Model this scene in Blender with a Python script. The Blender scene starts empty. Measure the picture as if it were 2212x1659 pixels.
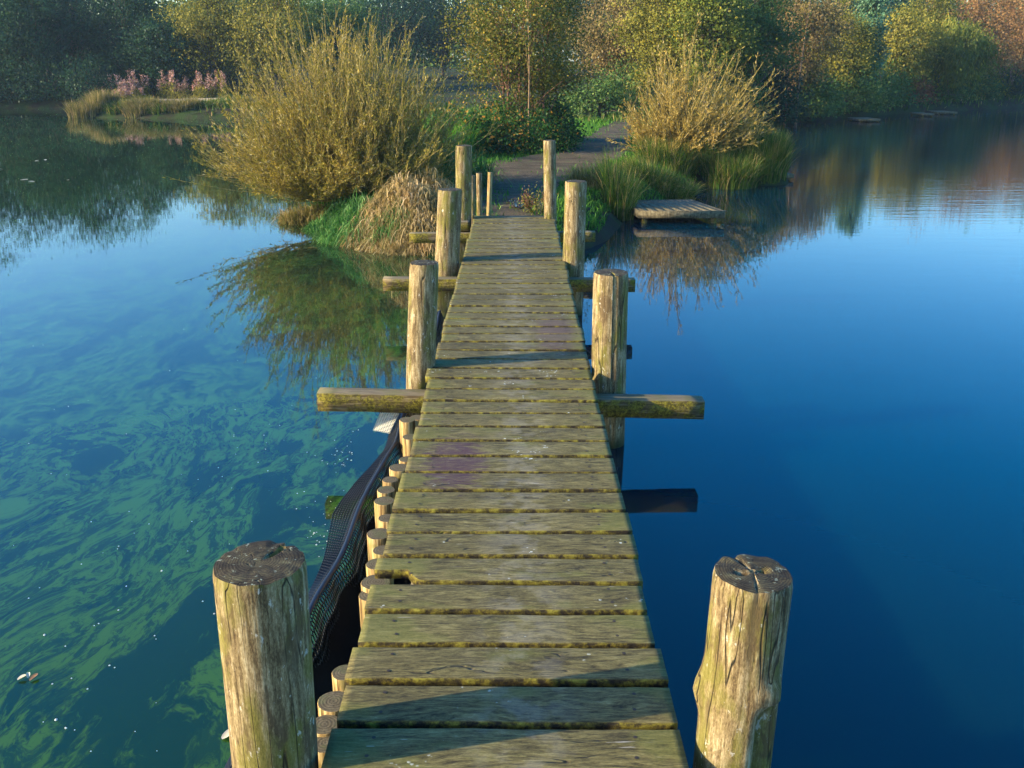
import bpy, math, random
import numpy as np
from mathutils import Vector, noise as mn

random.seed(5)
RNG = np.random.default_rng(11)
scn = bpy.context.scene
COL = scn.collection
R = math.radians

# ------------------------------------------------------------------ camera
H = 2.12                       # eye above the water (z = 0)
F = 2000.0 / 2212.0            # focal length as a fraction of picture width
TH = math.atan(0.35)
CT, ST = math.cos(TH), math.sin(TH)
cam = bpy.data.cameras.new('camera'); camo = bpy.data.objects.new('camera', cam); COL.objects.link(camo)
camo.location = (0, 0, H); camo.rotation_euler = (R(90) - TH, 0, 0)
cam.sensor_width = 36.0; cam.lens = 36.0 * F; cam.clip_start = 0.05; cam.clip_end = 2000
scn.camera = camo


def G(px, py, z=0.0):
    """point on the level z seen at survey position px, py (2212 wide survey of the view)"""
    h = H - z
    zc = 2000.0 * h / CT / (py - 129.5)
    return (px - 1106.0) / 2000.0 * zc, (zc - h * ST) / CT


def PL(px, py, D):
    """x and z of a survey position on the upright plane at distance D"""
    u = (px - 1106.0) / 2000.0; v = (py - 829.5) / 2000.0
    t = D / (CT - v * ST)
    return u * t, H + t * (-ST - v * CT)


# ------------------------------------------------------------------ helpers
def tag(o, label=None, cat=None, group=None, kind=None):
    if label: o['label'] = label
    if cat: o['category'] = cat
    if group: o['group'] = group
    if kind: o['kind'] = kind
    return o


def empty(name, loc, label=None, cat=None, group=None, rz=0.0):
    o = bpy.data.objects.new(name, None); COL.objects.link(o)
    o.location = loc; o.rotation_euler = (0, 0, rz); o.empty_display_size = 0.1
    return tag(o, label, cat, group)


def mesh_np(name, V, faces, mat, parent=None, loc=(0, 0, 0), attrs=None, smooth=False, mats=None, midx=None):
    me = bpy.data.meshes.new(name)
    V = np.asarray(V, dtype=np.float32).reshape(-1, 3)
    me.vertices.add(len(V)); me.vertices.foreach_set('co', V.ravel())
    faces = [np.asarray(f, dtype=np.int32) for f in faces if len(f)]
    loops = np.concatenate([f.ravel() for f in faces])
    tot = np.concatenate([np.full(len(f), f.shape[1], dtype=np.int32) for f in faces])
    st = np.concatenate([[0], np.cumsum(tot)[:-1]]).astype(np.int32)
    me.loops.add(len(loops)); me.loops.foreach_set('vertex_index', loops)
    me.polygons.add(len(tot)); me.polygons.foreach_set('loop_start', st)
    if smooth: me.polygons.foreach_set('use_smooth', np.ones(len(tot), dtype=bool))
    for m in (mats or [mat]): me.materials.append(m)
    if midx is not None: me.polygons.foreach_set('material_index', np.asarray(midx, dtype=np.int32))
    me.update(calc_edges=True); me.validate()
    for k, a in (attrs or {}).items():
        at = me.attributes.new(k, 'FLOAT', 'POINT'); at.data.foreach_set('value', np.asarray(a, dtype=np.float32))
    o = bpy.data.objects.new(name, me); COL.objects.link(o); o.location = loc
    if parent: o.parent = parent
    return o


def norm(a):
    return a / np.maximum(np.linalg.norm(a, axis=-1, keepdims=True), 1e-9)


def leaf_geo(P, D, L, W, rng, nrm=None, k=.3):
    N = len(P); D = norm(D)
    S = norm(np.cross(D, rng.normal(size=(N, 3)) if nrm is None else norm(nrm) + k * rng.normal(size=(N, 3))))
    L = np.broadcast_to(L, (N,))[:, None]; W = np.broadcast_to(W, (N,))[:, None]
    mid = P + D * L * 0.45
    V = np.stack([P, mid + S * W / 2, P + D * L, mid - S * W / 2], axis=1)
    Fc = np.arange(N * 4).reshape(N, 4)
    return V.reshape(-1, 3), Fc


def blade_geo(B, az, h, lean, w, segs, rng, tip_drop=0.0):
    N = len(B)
    t = np.linspace(0, 1, segs + 1)[None, :]
    hx = np.cos(az)[:, None]; hy = np.sin(az)[:, None]
    hor = lean[:, None] * t ** 1.8
    ver = h[:, None] * (t - tip_drop * t ** 3 * (lean / np.maximum(h, .01))[:, None])
    X = B[:, 0:1] + hx * hor; Y = B[:, 1:2] + hy * hor; Z = B[:, 2:3] + ver
    tw = rng.uniform(0, 6.28, N)[:, None]
    sx = np.cos(tw); sy = np.sin(tw)
    ww = w[:, None] * (1 - t ** 1.5) * 0.5 + 0.0004
    V = np.empty((N, segs + 1, 2, 3))
    V[:, :, 0, 0] = X + sx * ww; V[:, :, 0, 1] = Y + sy * ww; V[:, :, 0, 2] = Z
    V[:, :, 1, 0] = X - sx * ww; V[:, :, 1, 1] = Y - sy * ww; V[:, :, 1, 2] = Z
    base = (np.arange(N) * (segs + 1) * 2)[:, None]
    k = (np.arange(segs) * 2)[None, :]
    a = base + k
    Fc = np.stack([a, a + 1, a + 3, a + 2], axis=-1).reshape(-1, 4)
    return V.reshape(-1, 3), Fc


def tube_geo(P, rad, sides=5):
    """P (N,K,3), rad (N,K)"""
    N, K, _ = P.shape
    T = np.empty_like(P); T[:, 1:-1] = P[:, 2:] - P[:, :-2]; T[:, 0] = P[:, 1] - P[:, 0]; T[:, -1] = P[:, -1] - P[:, -2]
    T = norm(T)
    ref = np.zeros_like(T); ref[..., 0] = 1.0; ref[..., 1] = 0.13
    U = norm(np.cross(T, ref)); W = np.cross(T, U)
    a = np.linspace(0, 2 * math.pi, sides, endpoint=False)
    V = P[:, :, None, :] + rad[:, :, None, None] * (np.cos(a)[None, None, :, None] * U[:, :, None, :] + np.sin(a)[None, None, :, None] * W[:, :, None, :])
    idx = np.arange(N * K * sides).reshape(N, K, sides)
    nx = np.roll(idx, -1, axis=2)
    Fc = np.stack([idx[:, :-1], nx[:, :-1], nx[:, 1:], idx[:, 1:]], axis=-1).reshape(-1, 4)
    return V.reshape(-1, 3), Fc


def join(parts):
    V = []; Fc = []; n = 0
    for v, f in parts:
        V.append(v); Fc.append(f + n); n += len(v)
    return np.concatenate(V), Fc


# ------------------------------------------------------------------ node helper
class NT:
    def __init__(s, name):
        s.m = bpy.data.materials.new(name); s.m.use_nodes = True
        s.t = s.m.node_tree; s.t.nodes.clear()
        s.out = s.n('ShaderNodeOutputMaterial')

    def n(s, ty, **kw):
        nd = s.t.nodes.new(ty)
        for k, v in kw.items(): setattr(nd, k, v)
        return nd

    def set(s, inp, v):
        if hasattr(v, 'is_linked') or isinstance(v, bpy.types.NodeSocket): s.t.links.new(v, inp)
        elif isinstance(v, (tuple, list)) and len(v) == 3 and inp.type == 'RGBA': inp.default_value = (*v, 1)
        else: inp.default_value = v

    def coord(s, kind='Object'): return s.n('ShaderNodeTexCoord').outputs[kind]

    def vmul(s, v, sc):
        m = s.n('ShaderNodeMapping'); s.set(m.inputs['Vector'], v); m.inputs['Scale'].default_value = sc; return m.outputs[0]

    def vadd(s, a, b):
        m = s.n('ShaderNodeVectorMath', operation='ADD'); s.set(m.inputs[0], a); s.set(m.inputs[1], b); return m.outputs[0]

    def vscale(s, a, k):
        m = s.n('ShaderNodeVectorMath', operation='SCALE'); s.set(m.inputs[0], a); s.set(m.inputs[3], k); return m.outputs[0]

    def noise(s, v, scale, detail=4, rough=.55, dist=0.0, color=False):
        m = s.n('ShaderNodeTexNoise'); s.set(m.inputs['Vector'], v); m.inputs['Scale'].default_value = scale
        m.inputs['Detail'].default_value = detail; m.inputs['Roughness'].default_value = rough; m.inputs['Distortion'].default_value = dist
        return m.outputs['Color' if color else 'Fac']

    def vor(s, v, scale, feature='F1', out='Distance'):
        m = s.n('ShaderNodeTexVoronoi', feature=feature); s.set(m.inputs['Vector'], v); m.inputs['Scale'].default_value = scale
        return m.outputs[out]

    def math(s, op, a, b=0.0, c=0.0, clamp=False):
        m = s.n('ShaderNodeMath', operation=op, use_clamp=clamp); s.set(m.inputs[0], a); s.set(m.inputs[1], b); s.set(m.inputs[2], c); return m.outputs[0]

    def step(s, v, a, b, lo=0.0, hi=1.0):
        m = s.n('ShaderNodeMapRange', interpolation_type='SMOOTHSTEP'); s.set(m.inputs[0], v)
        for i, x in zip((1, 2, 3, 4), (a, b, lo, hi)): m.inputs[i].default_value = x
        return m.outputs[0]

    def ramp(s, v, cols):
        m = s.n('ShaderNodeValToRGB'); s.set(m.inputs[0], v); e = m.color_ramp.elements
        while len(e) < len(cols): e.new(0.5)
        for k, (p, c) in enumerate(cols): e[k].position = p; e[k].color = (*c, 1)
        return m.outputs[0]

    def mix(s, f, a, b, bt='MIX'):
        m = s.n('ShaderNodeMix', data_type='RGBA', blend_type=bt); s.set(m.inputs[0], f); s.set(m.inputs[6], a); s.set(m.inputs[7], b); return m.outputs[2]

    def attr(s, name): return s.n('ShaderNodeAttribute', attribute_name=name).outputs['Fac']

    def sep(s, v):
        m = s.n('ShaderNodeSeparateXYZ'); s.set(m.inputs[0], v); return m.outputs

    def bump(s, h, strength=.5, dist=.01, nrm=None):
        m = s.n('ShaderNodeBump'); s.set(m.inputs['Height'], h); m.inputs['Strength'].default_value = strength; m.inputs['Distance'].default_value = dist
        if nrm is not None: s.set(m.inputs['Normal'], nrm)
        return m.outputs[0]

    def pbr(s, col, rough=.8, bump=None, **kw):
        b = s.n('ShaderNodeBsdfPrincipled'); s.set(b.inputs['Base Color'], col); s.set(b.inputs['Roughness'], rough)
        if bump is not None: s.set(b.inputs['Normal'], bump)
        for k, v in kw.items(): s.set(b.inputs[k.replace('_', ' ')], v)
        s.t.links.new(b.outputs[0], s.out.inputs[0]); return s.m


def leaf_mat(name, cols, trans=.35, var=.35, cs=1.2, gain=1.0):
    s = NT(name)
    c = s.ramp(s.attr('rnd'), cols)
    nz = s.noise(s.n('ShaderNodeNewGeometry').outputs['Position'], cs, 3)
    hs = s.n('ShaderNodeHueSaturation'); s.set(hs.inputs['Color'], c)
    s.set(hs.inputs['Value'], s.step(nz, .3, .7, gain * (1 - var), gain * (1 + var))); s.set(hs.inputs['Hue'], s.step(nz, .3, .7, .51, .49))
    col = hs.outputs[0]
    d = s.n('ShaderNodeBsdfDiffuse'); s.set(d.inputs[0], col)
    t = s.n('ShaderNodeBsdfTranslucent'); s.set(t.inputs[0], col)
    g = s.n('ShaderNodeBsdfGlossy'); g.inputs['Roughness'].default_value = .45; g.inputs[0].default_value = (.6, .6, .6, 1)
    m = s.n('ShaderNodeMixShader'); m.inputs[0].default_value = trans
    s.t.links.new(d.outputs[0], m.inputs[1]); s.t.links.new(t.outputs[0], m.inputs[2])
    m2 = s.n('ShaderNodeMixShader'); m2.inputs[0].default_value = .012
    s.t.links.new(m.outputs[0], m2.inputs[1]); s.t.links.new(g.outputs[0], m2.inputs[2])
    s.t.links.new(m2.outputs[0], s.out.inputs[0])
    return s.m


LM = {
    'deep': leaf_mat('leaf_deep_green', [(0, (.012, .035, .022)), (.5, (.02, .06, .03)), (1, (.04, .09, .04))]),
    'green': leaf_mat('leaf_green', [(0, (.03, .07, .02)), (.6, (.06, .12, .03)), (1, (.13, .17, .04))], gain=1.4),
    'olive': leaf_mat('leaf_olive', [(0, (.10, .115, .02)), (.6, (.21, .195, .03)), (1, (.34, .29, .05))], gain=1.15),
    'yellow': leaf_mat('leaf_yellow_green', [(0, (.08, .12, .02)), (.6, (.17, .2, .03)), (.93, (.27, .26, .05)), (1, (.5, .36, .04))]),
    'brown': leaf_mat('leaf_brown', [(0, (.15, .11, .04)), (.6, (.26, .19, .07)), (1, (.34, .28, .1))]),
    'birch': leaf_mat('leaf_birch', [(0, (.05, .075, .014)), (.5, (.12, .14, .025)), (.8, (.2, .14, .035)), (.93, (.26, .2, .035)), (1, (.5, .38, .05))]),
    'orange': leaf_mat('leaf_orange', [(0, (.2, .11, .04)), (.6, (.34, .19, .07)), (1, (.44, .27, .1))]),
    'blue': leaf_mat('leaf_blue_green', [(0, (.06, .14, .07)), (.6, (.13, .26, .13)), (1, (.24, .38, .2))]),
    'gold': leaf_mat('leaf_gold_willow', [(0, (.12, .12, .02)), (.4, (.28, .235, .033)), (.85, (.47, .37, .065)), (1, (.52, .45, .25))], var=.25),
    'gold2': leaf_mat('leaf_straw_willow', [(0, (.17, .13, .03)), (.45, (.34, .25, .05)), (.85, (.52, .38, .09)), (1, (.55, .46, .24))], var=.2),
    'bramble': leaf_mat('leaf_bramble', [(0, (.012, .05, .014)), (.6, (.03, .1, .02)), (.9, (.09, .17, .03)), (1, (.4, .2, .03))]),
    'rush': leaf_mat('leaf_rush', [(0, (.02, .05, .008)), (.5, (.05, .11, .012)), (.75, (.13, .16, .025)), (1, (.36, .24, .1))], cs=2.5, gain=1.35),
    'sedge': leaf_mat('leaf_sedge', [(0, (.1, .11, .03)), (.5, (.2, .18, .05)), (.85, (.32, .24, .09)), (1, (.4, .3, .16))], cs=2.5),
    'grass': leaf_mat('leaf_grass', [(0, (.03, .11, .012)), (.6, (.08, .26, .025)), (1, (.2, .36, .05))], cs=2.0),
    'reed': leaf_mat('leaf_reed_green', [(0, (.025, .09, .02)), (.6, (.06, .2, .04)), (1, (.2, .34, .12))], cs=2.0),
    'straw': leaf_mat('leaf_straw', [(0, (.13, .10, .03)), (.5, (.36, .27, .10)), (1, (.66, .51, .27))], cs=3.0),
    'pink': leaf_mat('seed_pink', [(0, (.26, .12, .08)), (.5, (.46, .27, .22)), (1, (.68, .48, .42))], cs=3.0),
    'rust': leaf_mat('leaf_rust', [(0, (.12, .05, .025)), (.5, (.24, .1, .05)), (1, (.3, .2, .07))], cs=3.0),
}


def bark_mat(name, a, b):
    s = NT(name); c = s.coord('Object'); n = s.noise(s.vmul(c, (9, 9, 2.5)), 2, 5, .6)
    return s.pbr(s.mix(s.step(n, .35, .65), a, b), .85, s.bump(n, .5, .02))


BARK = bark_mat('bark_grey', (.06, .05, .035), (.14, .11, .075))
BARKP = bark_mat('bark_pale_orange', (.14, .085, .04), (.32, .2, .1))
TWIG = bark_mat('twig_olive', (.17, .13, .035), (.38, .29, .09))
TWIGR = bark_mat('twig_red', (.12, .055, .035), (.2, .1, .06))


# ------------------------------------------------------------------ wood
def post_material():
    s = NT('weathered_post_wood'); c = s.coord('Object')
    rnd = s.n('ShaderNodeObjectInfo').outputs['Random']
    cv = s.n('ShaderNodeCombineXYZ'); s.set(cv.inputs[0], s.math('MULTIPLY', rnd, 37)); s.set(cv.inputs[1], s.math('MULTIPLY', rnd, 53)); s.set(cv.inputs[2], s.math('MULTIPLY', rnd, 71))
    co = s.vadd(c, cv.outputs[0]); g = s.n('ShaderNodeNewGeometry'); nz = s.sep(g.outputs['True Normal'])[2]
    x, y, z = s.sep(c)[:3]
    grain = s.noise(s.vmul(co, (34, 34, 3.6)), 1.6, 8, .74)
    fine = s.noise(s.vmul(co, (120, 120, 45)), 2.0, 4, .75)
    blot = s.noise(s.vmul(co, (1, 1, .45)), 9, 5, .6)
    blot2 = s.noise(s.vmul(co, (1, 1, .35)), 17, 5, .65, .4)
    side = s.ramp(s.math('ADD', s.math('MULTIPLY', grain, .7), s.math('MULTIPLY', fine, .3)), [(.36, (.03, .018, .008)), (.44, (.12, .08, .035)), (.52, (.27, .20, .095)), (.62, (.50, .41, .24))])
    side = s.mix(s.step(blot, .46, .6, 0, .72), side, s.mix(fine, (.07, .07, .01), (.24, .22, .03)))     # moss
    side = s.mix(s.step(blot2, .53, .64, 0, .75), side, (.10, .065, .03))                               # brown stains
    side = s.mix(s.step(s.noise(s.vmul(co, (1, 1, .5)), 42, 4, .7), .62, .68, 0, .75), side, (.55, .52, .42))  # lichen crust
    wet = s.step(z, .12, .0); side = s.mix(wet, side, (.035, .045, .015))
    crack = s.step(s.math('ABSOLUTE', s.math('ADD', s.noise(s.vmul(co, (9, 9, .55)), 1.6, 2, .5), -.5)), .010, .0)
    crack = s.math('MULTIPLY', crack, s.step(blot, .38, .5))
    side = s.mix(s.math('MULTIPLY', crack, .9), side, (.02, .013, .008))
    rad = s.math('SQRT', s.math('ADD', s.math('MULTIPLY', x, x), s.math('MULTIPLY', y, y)))
    radw = s.math('ADD', rad, s.math('MULTIPLY', s.noise(c, 12, 3), .03))
    rings = s.math('SINE', s.math('MULTIPLY', radw, 900))
    topn = s.noise(co, 22, 6, .7)
    top = s.ramp(s.math('ADD', s.math('MULTIPLY', topn, .8), s.math('MULTIPLY', rings, .06)), [(.28, (.012, .009, .006)), (.42, (.045, .036, .02)), (.55, (.095, .085, .04)), (.68, (.18, .2, .11))])
    top = s.mix(s.step(s.noise(co, 60, 4, .7), .6, .68, 0, .8), top, (.34, .4, .3))
    ist = s.step(nz, .55, .8)
    col = s.mix(ist, side, top)
    hgt = s.math('ADD', s.math('MULTIPLY', grain, 1.0), s.math('MULTIPLY', crack, -1.6))
    hgt = s.math('ADD', hgt, s.math('MULTIPLY', fine, .4))
    return s.pbr(col, .82, s.bump(hgt, .75, .006), Specular_IOR_Level=.25)


def pile_material():
    s = NT('sawn_pile_wood'); c = s.coord('Object')
    g = s.n('ShaderNodeNewGeometry'); nz = s.sep(g.outputs['True Normal'])[2]
    pos = g.outputs['Position']; x, y, z = s.sep(c)[:3]
    grain = s.noise(s.vmul(pos, (60, 60, 4)), 1.5, 5, .6)
    side = s.ramp(grain, [(.36, (.1, .055, .02)), (.5, (.36, .24, .09)), (.62, (.55, .42, .2))])
    side = s.mix(s.step(s.noise(pos, 14, 3), .52, .66, 0, .6), side, (.2, .19, .05))
    side = s.mix(s.step(z, .25, .08), side, (.04, .035, .015))
    rad = s.math('SQRT', s.math('ADD', s.math('MULTIPLY', x, x), s.math('MULTIPLY', y, y)))
    rings = s.math('SINE', s.math('MULTIPLY', s.math('ADD', rad, s.math('MULTIPLY', s.noise(pos, 20, 2), .012)), 640))
    top = s.mix(s.math('MULTIPLY_ADD', rings, .14, s.noise(pos, 55, 4, .7), clamp=True), (.02, .016, .010), (.17, .145, .09))
    top = s.mix(s.step(s.noise(pos, 18, 4), .5, .62, 0, .6), top, (.08, .09, .04))
    return s.pbr(s.mix(s.step(nz, .6, .85), side, top), .8, s.bump(s.math('ADD', grain, s.math('MULTIPLY', rings, .1)), .5, .004), Specular_IOR_Level=.25)


def deck_material():
    s = NT('weathered_deck_boards'); c = s.coord('Object'); pid = s.attr('pid')
    g = s.n('ShaderNodeNewGeometry'); nn = s.sep(g.outputs['True Normal'])
    cv = s.n('ShaderNodeCombineXYZ'); s.set(cv.inputs[0], s.math('MULTIPLY', pid, 61)); s.set(cv.inputs[2], s.math('MULTIPLY', pid, 143))
    co = s.vadd(c, cv.outputs[0]); x, y, z = s.sep(c)[:3]
    warp = s.vscale(s.noise(s.vmul(co, (1.2, 6, 6)), 2.0, 3, color=True), .10)
    cw = s.vadd(co, warp)
    grain = s.noise(s.vmul(cw, (5.5, 52, 30)), 2.2, 8, .74)
    fine = s.noise(s.vmul(co, (40, 130, 60)), 2.2, 4, .75)
    blot = s.noise(s.vmul(co, (.8, 1.6, 1)), 5.5, 5, .62)
    v = s.math('ADD', s.math('MULTIPLY', grain, .62), s.math('ADD', s.math('MULTIPLY', fine, .2), s.math('MULTIPLY', blot, .18)))
    top = s.ramp(v, [(.37, (.014, .011, .006)), (.44, (.056, .046, .02)), (.50, (.12, .102, .047)), (.57, (.20, .172, .085)), (.66, (.34, .31, .19))])
    # board to board tone
    tone = s.noise(cv.outputs[0], 3.3, 1)
    top = s.mix(.75, top, s.ramp(tone, [(.25, (.55, .5, .42)), (.5, (.85, .8, .7)), (.75, (1, .97, .9))]), 'MULTIPLY')
    top = s.mix(1.0, top, (1.0, 1.02, .74), 'MULTIPLY')
    # green algae film towards the ends and in patches
    film = s.noise(s.vmul(co, (1, 2.2, 1)), 3.2, 5, .6)
    ends = s.step(s.math('ABSOLUTE', x), .22, .46, .0, .14)
    top = s.mix(s.step(s.math('ADD', film, ends), .54, .7, 0, .5), top, s.mix(fine, (.05, .065, .01), (.2, .2, .035)))
    # pale worn centre line
    wear = s.math('MULTIPLY', s.step(s.math('ABSOLUTE', s.math('ADD', x, -.03)), .22, .0), s.step(s.noise(s.vmul(co, (2, 2, 1)), 6, 4), .42, .6))
    top = s.mix(s.math('MULTIPLY', wear, .14), top, s.mix(fine, (.3, .29, .25), (.6, .58, .54)))
    # dark berry stain near the left edge
    dx = s.math('DIVIDE', s.math('ADD', x, .25), .16); dy = s.math('DIVIDE', s.math('ADD', y, -1.66), .33)
    dd = s.math('SQRT', s.math('ADD', s.math('MULTIPLY', dx, dx), s.math('MULTIPLY', dy, dy)))
    st = s.step(s.math('ADD', dd, s.math('MULTIPLY', s.noise(s.vmul(c, (3, 9, 1)), 5, 5, .7), 1.9)), 2.0, 1.5)
    st = s.math('MULTIPLY', st, s.step(s.math('ADD', grain, s.math('MULTIPLY', fine, .5)), .66, .86, 1.0, .6))
    top = s.mix(s.math('MULTIPLY', st, .85), top, (.055, .022, .04))
    dx2 = s.math('DIVIDE', s.math('ADD', x, -.27), .2); dy2 = s.math('DIVIDE', s.math('ADD', y, -3.7), .7)
    dd2 = s.math('SQRT', s.math('ADD', s.math('MULTIPLY', dx2, dx2), s.math('MULTIPLY', dy2, dy2)))
    st2 = s.step(s.math('ADD', dd2, s.math('MULTIPLY', s.noise(s.vmul(c, (3, 9, 1)), 4, 5, .7), 1.9)), 1.8, 1.3)
    top = s.mix(s.math('MULTIPLY', st2, .6), top, (.09, .055, .06))
    # knots
    kv = s.n('ShaderNodeTexVoronoi'); s.set(kv.inputs['Vector'], s.vmul(cw, (1, 1.8, 0))); kv.inputs['Scale'].default_value = 3.4
    kd = kv.outputs['Distance']
    krings = s.math('MULTIPLY', s.step(kd, .11, .06), s.math('MULTIPLY_ADD', s.math('SINE', s.math('MULTIPLY', kd, 420)), .3, .5))
    top = s.mix(s.math('MULTIPLY', krings, .6), top, (.06, .04, .025))
    # long drying cracks
    cr = s.step(s.math('ABSOLUTE', s.math('ADD', s.noise(s.vmul(cw, (.7, 14, 3)), 1.4, 2, .5), -.5)), .0045, .0)
    cr = s.math('MULTIPLY', cr, s.step(s.noise(co, 1.9, 2), .52, .56))
    top = s.mix(s.math('MULTIPLY', cr, .9), top, (.015, .011, .008))
    # lichen dots and pale scratches
    lv = s.n('ShaderNodeTexVoronoi'); s.set(lv.inputs['Vector'], s.vmul(co, (1, 1.2, 0))); lv.inputs['Scale'].default_value = 46
    lich = s.math('MULTIPLY', s.step(s.math('ADD', lv.outputs['Distance'], s.math('MULTIPLY', s.noise(co, 150, 2), .25)), .42, .3), s.step(s.noise(s.vmul(co, (1, 1, 0)), 4.3, 4, .7), .60, .66))
    top = s.mix(s.math('MULTIPLY', lich, .85), top, (.6, .66, .6))
    mp = s.n('ShaderNodeMapping'); s.set(mp.inputs['Vector'], c); mp.inputs['Rotation'].default_value = (0, 0, .6); mp.inputs['Scale'].default_value = (3, 46, 1)
    scr = s.math('MULTIPLY', s.step(s.noise(mp.outputs[0], 2.5, 2), .71, .74), s.step(s.noise(c, 2.7, 2), .5, .6))
    mp2 = s.n('ShaderNodeMapping'); s.set(mp2.inputs['Vector'], c); mp2.inputs['Rotation'].default_value = (0, 0, -.45); mp2.inputs['Scale'].default_value = (3, 46, 1)
    scr2 = s.math('MULTIPLY', s.step(s.noise(mp2.outputs[0], 2.5, 2), .71, .74), s.step(s.noise(c, 2.1, 2), .5, .6))
    top = s.mix(s.math('MULTIPLY', s.math('MAXIMUM', scr, scr2), .5), top, (.6, .57, .5))
    # mossy sawn edges
    em = s.noise(co, 26, 5, .7)
    edge = s.ramp(em, [(.40, (.014, .009, .004)), (.48, (.06, .045, .008)), (.55, (.15, .12, .012)), (.66, (.27, .24, .03))])
    istop = s.step(nn[2], .5, .9)
    col = s.mix(istop, edge, top)
    h = s.math('ADD', s.math('MULTIPLY', grain, 1.0), s.math('MULTIPLY', fine, .35)); h = s.math('ADD', h, s.math('MULTIPLY', cr, -1.5))
    h = s.math('ADD', h, s.math('MULTIPLY', s.math('MULTIPLY', em, s.math('SUBTRACT', 1.0, istop)), 1.5))
    return s.pbr(col, s.step(v, .3, .7, .85, .62), s.bump(h, .9, .005), Specular_IOR_Level=.35)


def beam_material():
    s = NT('mossy_beam_wood'); pos = s.n('ShaderNodeNewGeometry').outputs['Position']
    nn = s.sep(s.n('ShaderNodeNewGeometry').outputs['True Normal'])
    grain = s.noise(s.vmul(pos, (2.5, 40, 40)), 2, 6, .65); bl = s.noise(pos, 9, 5, .65); fi = s.noise(pos, 70, 6, .8)
    a = s.ramp(grain, [(.36, (.03, .02, .01)), (.5, (.14, .10, .05)), (.62, (.28, .22, .12))])
    f = s.mix(s.step(bl, .38, .56, 0, .9), a, s.ramp(fi, [(.38, (.03, .025, .006)), (.48, (.12, .1, .012)), (.6, (.3, .26, .025))]))
    t = s.mix(s.step(bl, .4, .65, 0, .5), s.mix(.5, a, (.2, .18, .13)), (.12, .13, .04))
    return s.pbr(s.mix(s.step(nn[2], .5, .8), f, t), .85, s.bump(s.math('ADD', grain, s.math('MULTIPLY', fi, .6)), .9, .01), Specular_IOR_Level=.2)


POST = post_material(); PILE = pile_material(); DECK = deck_material(); BEAM = beam_material()
s = NT('rusty_iron'); IRON = s.pbr((.06, .045, .035), .6, Metallic=.6)
s = NT('black_plastic'); NET = s.pbr((.006, .007, .009), .38, Specular_IOR_Level=.4)
s = NT('white_leaf_lit_net'); NETW = s.pbr((.5, .48, .4), .5)  # white of floating leaves; on the loose flap it is painted sunlight


# ------------------------------------------------------------------ land
def inside(poly, X, Y):
    c = np.zeros(X.shape, bool); n = len(poly)
    for i in range(n):
        x1, y1 = poly[i]; x2, y2 = poly[(i + 1) % n]
        if y1 == y2: continue
        k = ((y1 > Y) != (y2 > Y)) & (X < (x2 - x1) * (Y - y1) / (y2 - y1) + x1)
        c ^= k
    return c


def sdist(poly, X, Y):
    d = np.full(X.shape, 1e9); n = len(poly)
    for i in range(n):
        x1, y1 = poly[i]; x2, y2 = poly[(i + 1) % n]
        dx, dy = x2 - x1, y2 - y1
        t = np.clip(((X - x1) * dx + (Y - y1) * dy) / (dx * dx + dy * dy), 0, 1)
        d = np.minimum(d, np.hypot(X - x1 - t * dx, Y - y1 - t * dy))
    return np.where(inside(poly, X, Y), d, -d)


LAND = [(-.62, 10.45), (-1.2, 10.62), (-2.0, 11.1), (-2.35, 12.1), (-2.9, 13.6), (-3.0, 18), (-3.9, 24), (-6.5, 31), (-9, 34.5), (-10.2, 36.4), (-14.2, 36.9),
        (-16.6, 37.4), (-17.5, 39), (-17.3, 42), (-18.6, 44.4), (-26, 44.5), (-40, 44), (-60, 40), (-60, 18), (-70, -60), (-400, -80), (-400, 600), (500, 600), (500, 150), (90, 95), (46, 66),
        (30, 50.5), (24, 45.6), (19, 42), (14.2, 38.6), (11.2, 35.6), (8.4, 32.3), (5.6, 28), (4.6, 22), (5.2, 17.6), (4.9, 16.9), (3.3, 16.4), (2.7, 15.3), (2.4, 14.2), (1.5, 12.9),
        (1.2, 11.4), (.62, 10.5)]


def wob(X, Y):
    return (np.sin(X * 1.7 + 1.3) * np.cos(Y * 1.3 + .4) + .6 * np.sin(X * 3.9 + Y * 2.7) + .35 * np.sin(X * 7.1 - Y * 8.3 + 2) + .2 * np.sin(X * 17 + Y * 13)) / 2.1


def height(X, Y):
    X = np.asarray(X, float); Y = np.asarray(Y, float)
    d = sdist(LAND, X, Y) + .10 * wob(X, Y)
    t = np.clip(d / .7, -1, 1)
    up = .36 * (1 - (1 - np.clip(t, 0, 1)) ** 2)
    dn = -.8 * np.clip(-d / 1.2, 0, 1) - .02
    z = np.where(d > 0, up, dn)
    far = np.clip((d - 3) / 40, 0, 1)
    return z + np.where(d > .5, .03 * wob(X * .6, Y * .6) + far * 1.2, 0)


def hz(x, y): return float(height(np.array([x]), np.array([y]))[0])


def grid_obj(name, xs, ys, mat, zoff=0.0, keep=None):
    X, Y = np.meshgrid(xs, ys); Z = height(X, Y) + zoff
    V = np.stack([X, Y, Z], -1).reshape(-1, 3); nx = len(xs)
    i, j = np.meshgrid(np.arange(len(xs) - 1), np.arange(len(ys) - 1)); a = (j * nx + i)
    q = np.stack([a, a + 1, a + nx + 1, a + nx], -1).reshape(-1, 4)
    if keep is not None:
        cx = (X[:-1, :-1] + X[1:, 1:]) / 2; cy = (Y[:-1, :-1] + Y[1:, 1:]) / 2
        q = q[keep(cx, cy).ravel()]
        used = np.unique(q); mp = -np.ones(len(V), int); mp[used] = np.arange(len(used)); V = V[used]; q = mp[q]
    return mesh_np(name, V, [q], mat, smooth=True)


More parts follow.
